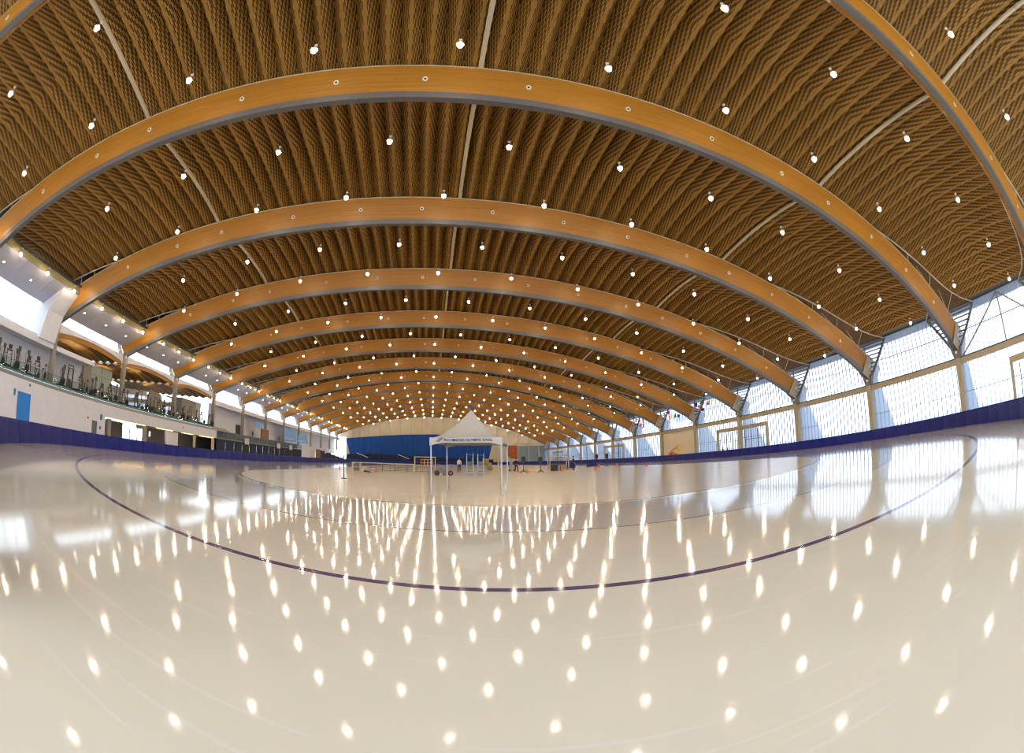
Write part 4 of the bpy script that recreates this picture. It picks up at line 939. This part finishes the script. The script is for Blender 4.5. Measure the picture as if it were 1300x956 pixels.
def pad_stand(label, x, y, h, loaded=False):
    t = thing('padded_stand', label, 'sports stand', (x*K, y*K, 0), 0, 'padded board stands')
    mb = MB(); mb.tube([(0,.1,.1),(0,.1,h-.3)], .04, 8); mb.obj('pole', M['black'], t)
    mb = MB(); [mb.bar((0,.1,.35),(sx*.35,.1+sy*.3,.03), .04) for sx in (-1,1) for sy in (-1,1)]; mb.obj('foot_frame', M['black'], t)
    mb = MB(); mb.prism([(math.copysign(abs(math.cos(a))**.6, math.cos(a))*.24, h-.38+math.copysign(abs(math.sin(a))**.6, math.sin(a))*.38) for a in [2*PI*i/20 for i in range(20)]], 'y', -.02, .1); mb.obj('padded_board', M['black'], t)
pad_stand('black padded stand between two orange cones, left of the timber frame', 8.6, 41.8, 1.88)
pad_stand('black padded stand just right of the cone pair', 9.85, 40.1, 1.8)
pad_stand('left of the twin black boards before the right window columns', 20.35, 53.1, 2.0)
pad_stand('right of the twin black boards before the right window columns', 20.9, 51.0, 1.98)
mb = MB(); mb.bar((-1,0,.25),(1,0,.25), .08); mb.bar((-.95,0,0),(-.95,0,.25), .06); mb.bar((.95,0,0),(.95,0,.25), .06); tag(mb.obj('low_bench', M['timber'], loc=(9.5*K, 42.6*K, 0)), 'low pale timber bench on the ice between the padded stands', 'bench')
for x, y, l in ((17.4,55,'navy covered crate left of the tall mast'),(21.3,57.5,'navy covered crate right of the tall mast')):
    t = thing('covered_crate', l, 'crate', (x*K, y*K, 0)); mb = MB(); mb.box((0,0,.42), (1.5,.8,.8), taper=.88); mb.obj('cover', M['padtop'], t); mb = MB(); mb.box((0,0,.06), (1.6,.9,.08)); mb.obj('pallet', M['brown'], t)
# boom lift parked before the cream panel bay
t = thing('boom_lift', 'orange and yellow boom lift parked before the cream infill bay', 'lift', (46.5*K, 78.0*K, 0), -PI/2)
t.scale = (.78, .78, .72)
mb = MB(); mb.box((0,0,1.0), (3.2,1.5,.5)); mb.box((-.9,0,1.7), (1.3,1.3,.9)); mb.box((.9,0,1.55), (1.1,1.2,.6)); mb.box((0,0,1.4), (.5,.7,.6)); mb.obj('body', M['liftorange'], t)
for sx in (-1, 1):
    for sy in (-1, 1):
        mb = MB(); mb.lathe([(.0001,-.18),(.35,-.18),(.45,-.1),(.45,.1),(.35,.18),(.0001,.18)], n=16); mb.v = [(sx*1.3+a, sy*.95+c, .45+b) for a, b, c in mb.v]; mb.obj('wheel', M['black'], t)
mb = MB(); mb.bar((-1.4,0,2.5),(3.3,0,4.15), .45, .4); mb.bar((3.3,0,4.2),(3.6,0,1.6), .35, .5); mb.obj('boom', M['yellow'], t)
mb = MB(); [mb.tube([(3.3+sx*.6,sy*.5,1.3),(3.3+sx*.6,sy*.5,2.5)], .035, 5) for sx in (-1,1) for sy in (-1,1)]; mb.box((3.3,0,1.3),(1.3,1.1,.1)); [mb.tube([(2.7,sy*.5,2.5),(3.9,sy*.5,2.5)], .035, 5) for sy in (-1,1)]; mb.obj('basket', M['yellow'], t)
# ------------------------------------------------------------------ people
def skin_mesh(name, verts, edges, radii, m, parent, sub=2):
    me = bpy.data.meshes.new(name); me.from_pydata(verts, edges, []); me.materials.append(m)
    o = bpy.data.objects.new(name, me); COL.objects.link(o)
    md = o.modifiers.new('skin', 'SKIN'); md.use_smooth_shade = True
    for i, r in enumerate(radii):
        v = me.skin_vertices[0].data[i]; v.radius = r if isinstance(r, tuple) else (r, r); v.use_root = (i == 0)
    sd = o.modifiers.new('sub', 'SUBSURF'); sd.levels = sub; sd.render_levels = sub
    if parent: o.parent = parent
    return o
def person(label, loc, rz, top='blackcloth', legs='blackcloth', pose='stand', h=1.72):
    s = h/1.75
    t = thing('person', label, 'person', loc, rz)
    bend = .25 if pose == 'lean' else 0
    V = [(0,0,.95),(0,-.01,1.12),(0,-.02-bend*.4,1.3),(0,-.01-bend*.7,1.45),(0,-.02-bend,1.53),(0,-.03-bend,1.6),(0,-.04-bend,1.70),
         (.1,0,.9),(.12,-.02,.5),(.12,.02,.1),(.12,-.12,.04),(-.1,0,.9),(-.13,.02,.5),(-.13,.04,.1),(-.13,-.1,.04),
         (.19,-bend*.6,1.42),(.25,-.02-bend*.8,1.14),(.22,-.16-bend,.95),(.21,-.2-bend,.87),
         (-.19,-bend*.6,1.42),(-.26,.0-bend*.8,1.14),(-.23,-.12-bend,.93),(-.22,-.15-bend,.85)]
    Ed = [(0,1),(1,2),(2,3),(3,4),(4,5),(5,6),(0,7),(7,8),(8,9),(9,10),(0,11),(11,12),(12,13),(13,14),(3,15),(15,16),(16,17),(17,18),(3,19),(19,20),(20,21),(21,22)]
    Rr = [(.14,.1),(.13,.09),(.15,.1),(.12,.08),(.05,.05),(.075,.085),(.08,.09),.085,.06,.04,.035,.085,.06,.04,.035,.055,.042,.032,.03,.055,.042,.032,.03]
    V = [tuple(c*s for c in v) for v in V]; Rr = [tuple(c*s for c in r) if isinstance(r, tuple) else r*s for r in Rr]
    b = skin_mesh('body', V, Ed, Rr, M['skin'], t)
    # five short fingers and a thumb on each hand
    for sd in (18, 22):
        hx = V[sd]; mb = MB(); sg = 1 if hx[0] > 0 else -1
        for i in range(4):
            o_ = Vector(hx) + Vector((0, -.03+.02*i, -.02)); L1 = (.05,.06,.055,.045)[i]
            mb.tube([o_, o_+Vector((-sg*.004,-.004,-L1*.6)), o_+Vector((-sg*.015,-.008,-L1*1.3))], [.009,.008,.006], 6)
        o_ = Vector(hx)+Vector((-sg*.01,-.035,.0)); mb.tube([o_, o_+Vector((-sg*.01,-.03,-.025)), o_+Vector((-sg*.012,-.036,-.05))], [.01,.009,.007], 6)
        mb.obj('fingers', M['skin'], t, True)
    idx = [0,1,2,3,15,16,17,19,20,21]; mp = {a: i for i, a in enumerate(idx)}
    ed = [(mp[a], mp[b_]) for a, b_ in Ed if a in mp and b_ in mp]
    rr = [tuple(c*1.13+.008 for c in (Rr[a] if isinstance(Rr[a], tuple) else (Rr[a],)*2)) for a in idx]
    skin_mesh('jacket', [V[a] for a in idx], ed, rr, M[top], t)
    idx = [0,7,8,9,11,12,13]; mp = {a: i for i, a in enumerate(idx)}; ed = [(mp[a], mp[b_]) for a, b_ in Ed if a in mp and b_ in mp]
    rr = [tuple(c*1.15+.008 for c in (Rr[a] if isinstance(Rr[a], tuple) else (Rr[a],)*2)) for a in idx]
    skin_mesh('trousers', [V[a] for a in idx], ed, rr, M[legs], t)
    hd = Vector(V[6]); mb = MB(); mb.ball((hd.x, hd.y+.015, hd.z+.02), .098*s, 12, sz=1.05); mb.v = [v for v in mb.v]; mb.obj('hair', M['hair'], t, True)
    mb = MB(); mb.ball((hd.x, hd.y-.09*s, hd.z-.03*s), .016, 8); mb.obj('nose', M['skin'], t, True)
    for q in (-1, 1): mb = MB(); mb.ball((hd.x+q*.033, hd.y-.083*s, hd.z), .011, 6); mb.obj('eye', M['black'], t)
    mb = MB(); mb.bar((hd.x-.022, hd.y-.087*s, hd.z-.065*s), (hd.x+.022, hd.y-.087*s, hd.z-.065*s), .01); mb.obj('mouth', M['red'], t)
    for q in (-1, 1):
        mb = MB(); mb.box((V[9][0]*q if q > 0 else V[13][0], -.05, .04), (.1,.26,.08), taper=.8); mb.obj('shoe', M['black'], t)
    return t
person('person in white top and black trousers standing beyond the tent', (2.85*K, 47.5*K, 0), .3, 'whitecloth', 'blackcloth', h=1.78)
person('person dressed in black standing on the ice right of the tent', (9.1*K, 48.2*K, 0), -.4, 'blackcloth', 'blackcloth', h=1.7)
person('person in black beside the pale timber frame with the barrow', (14.6*K, 45*K, 0), 1.2, 'blackcloth', 'blackcloth', h=1.72)
person('dark clothed person behind the right crash pads, left of a pair', (48*K, 63*K, 0), 1.6, 'blackcloth', 'blackcloth', h=1.48)
person('dark clothed person behind the right crash pads, right of a pair', (48*K, 61.7*K, 0), 1.2, 'blackcloth', 'blackcloth', h=1.5)
person('person in dark clothes at the far gallery rail near the yellow brown board', (XL+1.0, 93.6*K, 4.25*K), PI/2, 'blackcloth', 'blackcloth', 'stand')
person('person in blue top on the far gallery beside the blue banners', (XL+.9, 112*K, 4.25*K), PI/2, 'bluecloth', 'blackcloth', 'stand')
# ------------------------------------------------------------------ flags in the window Vs
FC = {'b': (.02,.05,.45), 'r': (.65,.02,.03), 'y': (.85,.65,.03), 'g': (.02,.25,.12), 'w': (.85,.85,.85), 'k': (.02,.02,.02), 'c': (.05,.3,.6)}
fm = {}
def fmat(c):
    if c not in fm: fm[c] = mat('flag_'+{'b':'blue','r':'red','y':'yellow','g':'green','w':'white','k':'black','c':'azure'}[c], FC[c], .8, var=.05)
    return fm[c]
CN = {'b':'blue','r':'red','y':'yellow','g':'green','w':'white','k':'black','c':'azure'}
flags = [  # arch, y offset (units), z, colours, banded?
 (5,.7,9.8,'bwb',0),(5,-1.4,10.15,'bbb',1),(5,-3.5,10.15,'ggg',1),(5,-5.5,9.9,'yyr',1),(5,.6,8.75,'wrw',0),(5,-1.2,8.6,'bwb',1),(5,-3.5,8.8,'bbw',1),(5,-2.5,9.5,'rwr',0),
 (6,1.1,9.2,'yyr',0),(6,-.9,9.5,'rwr',0),(6,-2.7,9.6,'wrw',0),(6,-4.7,9.9,'rrw',1),(6,-4.8,8.8,'wrw',0),(6,-7.2,9.0,'gyg',0),(6,-8.9,8.7,'bbc',1),
 (7,-2.2,10.0,'rwr',0),(7,-2.1,8.8,'rrw',1),(7,-4.5,9.8,'wrr',0),(7,-4.4,8.7,'rwr',1),(7,-6.3,9.4,'bwb',0),(7,-6.4,8.3,'crc',0)]
for i, (k, dy, z, cs_, hz) in enumerate(flags):
    clus = {5: 'nearest', 6: 'middle', 7: 'farthest'}[k]; mem = [f for f in flags if f[0] == k]; mem.sort(key=lambda f: -f[1]); pos = nth(mem.index(flags[i]))
    desc = f'{CN[cs_[0]]}, {CN[cs_[1]]} and {CN[cs_[2]]}' if len(set(cs_)) == 3 else (f'{CN[cs_[0]]} and {CN[cs_[1] if cs_[1] != cs_[0] else cs_[2]]}' if len(set(cs_)) == 2 else f'plain {CN[cs_[0]]}')
    t = thing('hanging_flag', f'small {desc} flag, {pos} from left in the {clus} flag cluster', 'flag', (XR-.6-.12*(i%3), ya(k)+dy*K, z*K), 0, 'small flags in the windows')
    w_, h_ = (1.0, 1.1) if not hz else (1.15, .85)
    for j, c in enumerate(cs_):
        mb = MB()
        if hz: mb.box((.0, 0, h_*(1-j)/3), (.03, w_, h_/3))
        else: mb.box((.0, w_*(j-1)/3, 0), (.03, w_/3, h_))
        mb.obj('stripe', fmat(c), t)
    mb = MB(); mb.tube([(0,-w_/2,h_/2),(0,w_/2,h_/2)], .02, 5); mb.tube([(0,0,h_/2),(0,0,roofz(XR-.6)-z*K)], .008, 4); mb.obj('hanging_rod', M['steel'], t)
# ------------------------------------------------------------------ camera
def basis(v):
    rol, pit, yaw = .0176, .2469, .1818
    x, y, z = v
    c, s = math.cos(rol), math.sin(rol); x, z = c*x+s*z, -s*x+c*z
    c, s = math.cos(pit), math.sin(pit); y, z = c*y-s*z, s*y+c*z
    c, s = math.cos(yaw), math.sin(yaw); x, y = c*x+s*y, -s*x+c*y
    return Vector((x, y, z))
cam = bpy.data.cameras.new('camera'); co = bpy.data.objects.new('camera', cam); COL.objects.link(co)
R_ = basis((1,0,0)); F_ = basis((0,1,0)); U_ = basis((0,0,1))
co.matrix_world = Matrix(((R_.x, U_.x, -F_.x, 0), (R_.y, U_.y, -F_.y, 0), (R_.z, U_.z, -F_.z, HC), (0,0,0,1)))
cam.type = 'PANO'; cam.panorama_type = 'FISHEYE_EQUISOLID'; cam.fisheye_lens = 566.893/1300*36; cam.fisheye_fov = math.radians(220)
cam.sensor_width = 36; cam.sensor_fit = 'HORIZONTAL'; cam.shift_y = -(478-445.405)/956
cam.clip_start = .05; cam.clip_end = 2000
bpy.context.scene.camera = co
# ------------------------------------------------------------------ sky
w = bpy.data.worlds.new('sky'); bpy.context.scene.world = w; w.use_nodes = True; nt = w.node_tree
bg = nt.nodes['Background']; tcw = nd(nt, 'ShaderNodeTexCoord'); sp = nd(nt, 'ShaderNodeSeparateXYZ'); nt.links.new(tcw.outputs['Generated'], sp.inputs[0])
nt.links.new(mixc(nt, math_(nt, 'MULTIPLY', sp.outputs[2], 1.6, clamp=True), (.93,.96,1.0), (.62,.78,1.0)), bg.inputs[0]); bg.inputs[1].default_value = 3.6
sc = bpy.context.scene
sc.view_settings.view_transform = 'Standard'; sc.view_settings.look = 'None'; sc.view_settings.gamma = 1; sc.view_settings.use_curve_mapping = False
sc.view_settings.exposure = 0.0
sc.cycles.filter_width = 1.1; sc.cycles.use_denoising = True; sc.cycles.use_light_tree = True
sc.cycles.max_bounces = 8; sc.cycles.diffuse_bounces = 4; sc.cycles.glossy_bounces = 4; sc.cycles.transparent_max_bounces = 12; sc.cycles.caustics_reflective = False
sc.cycles.sample_clamp_indirect = 8
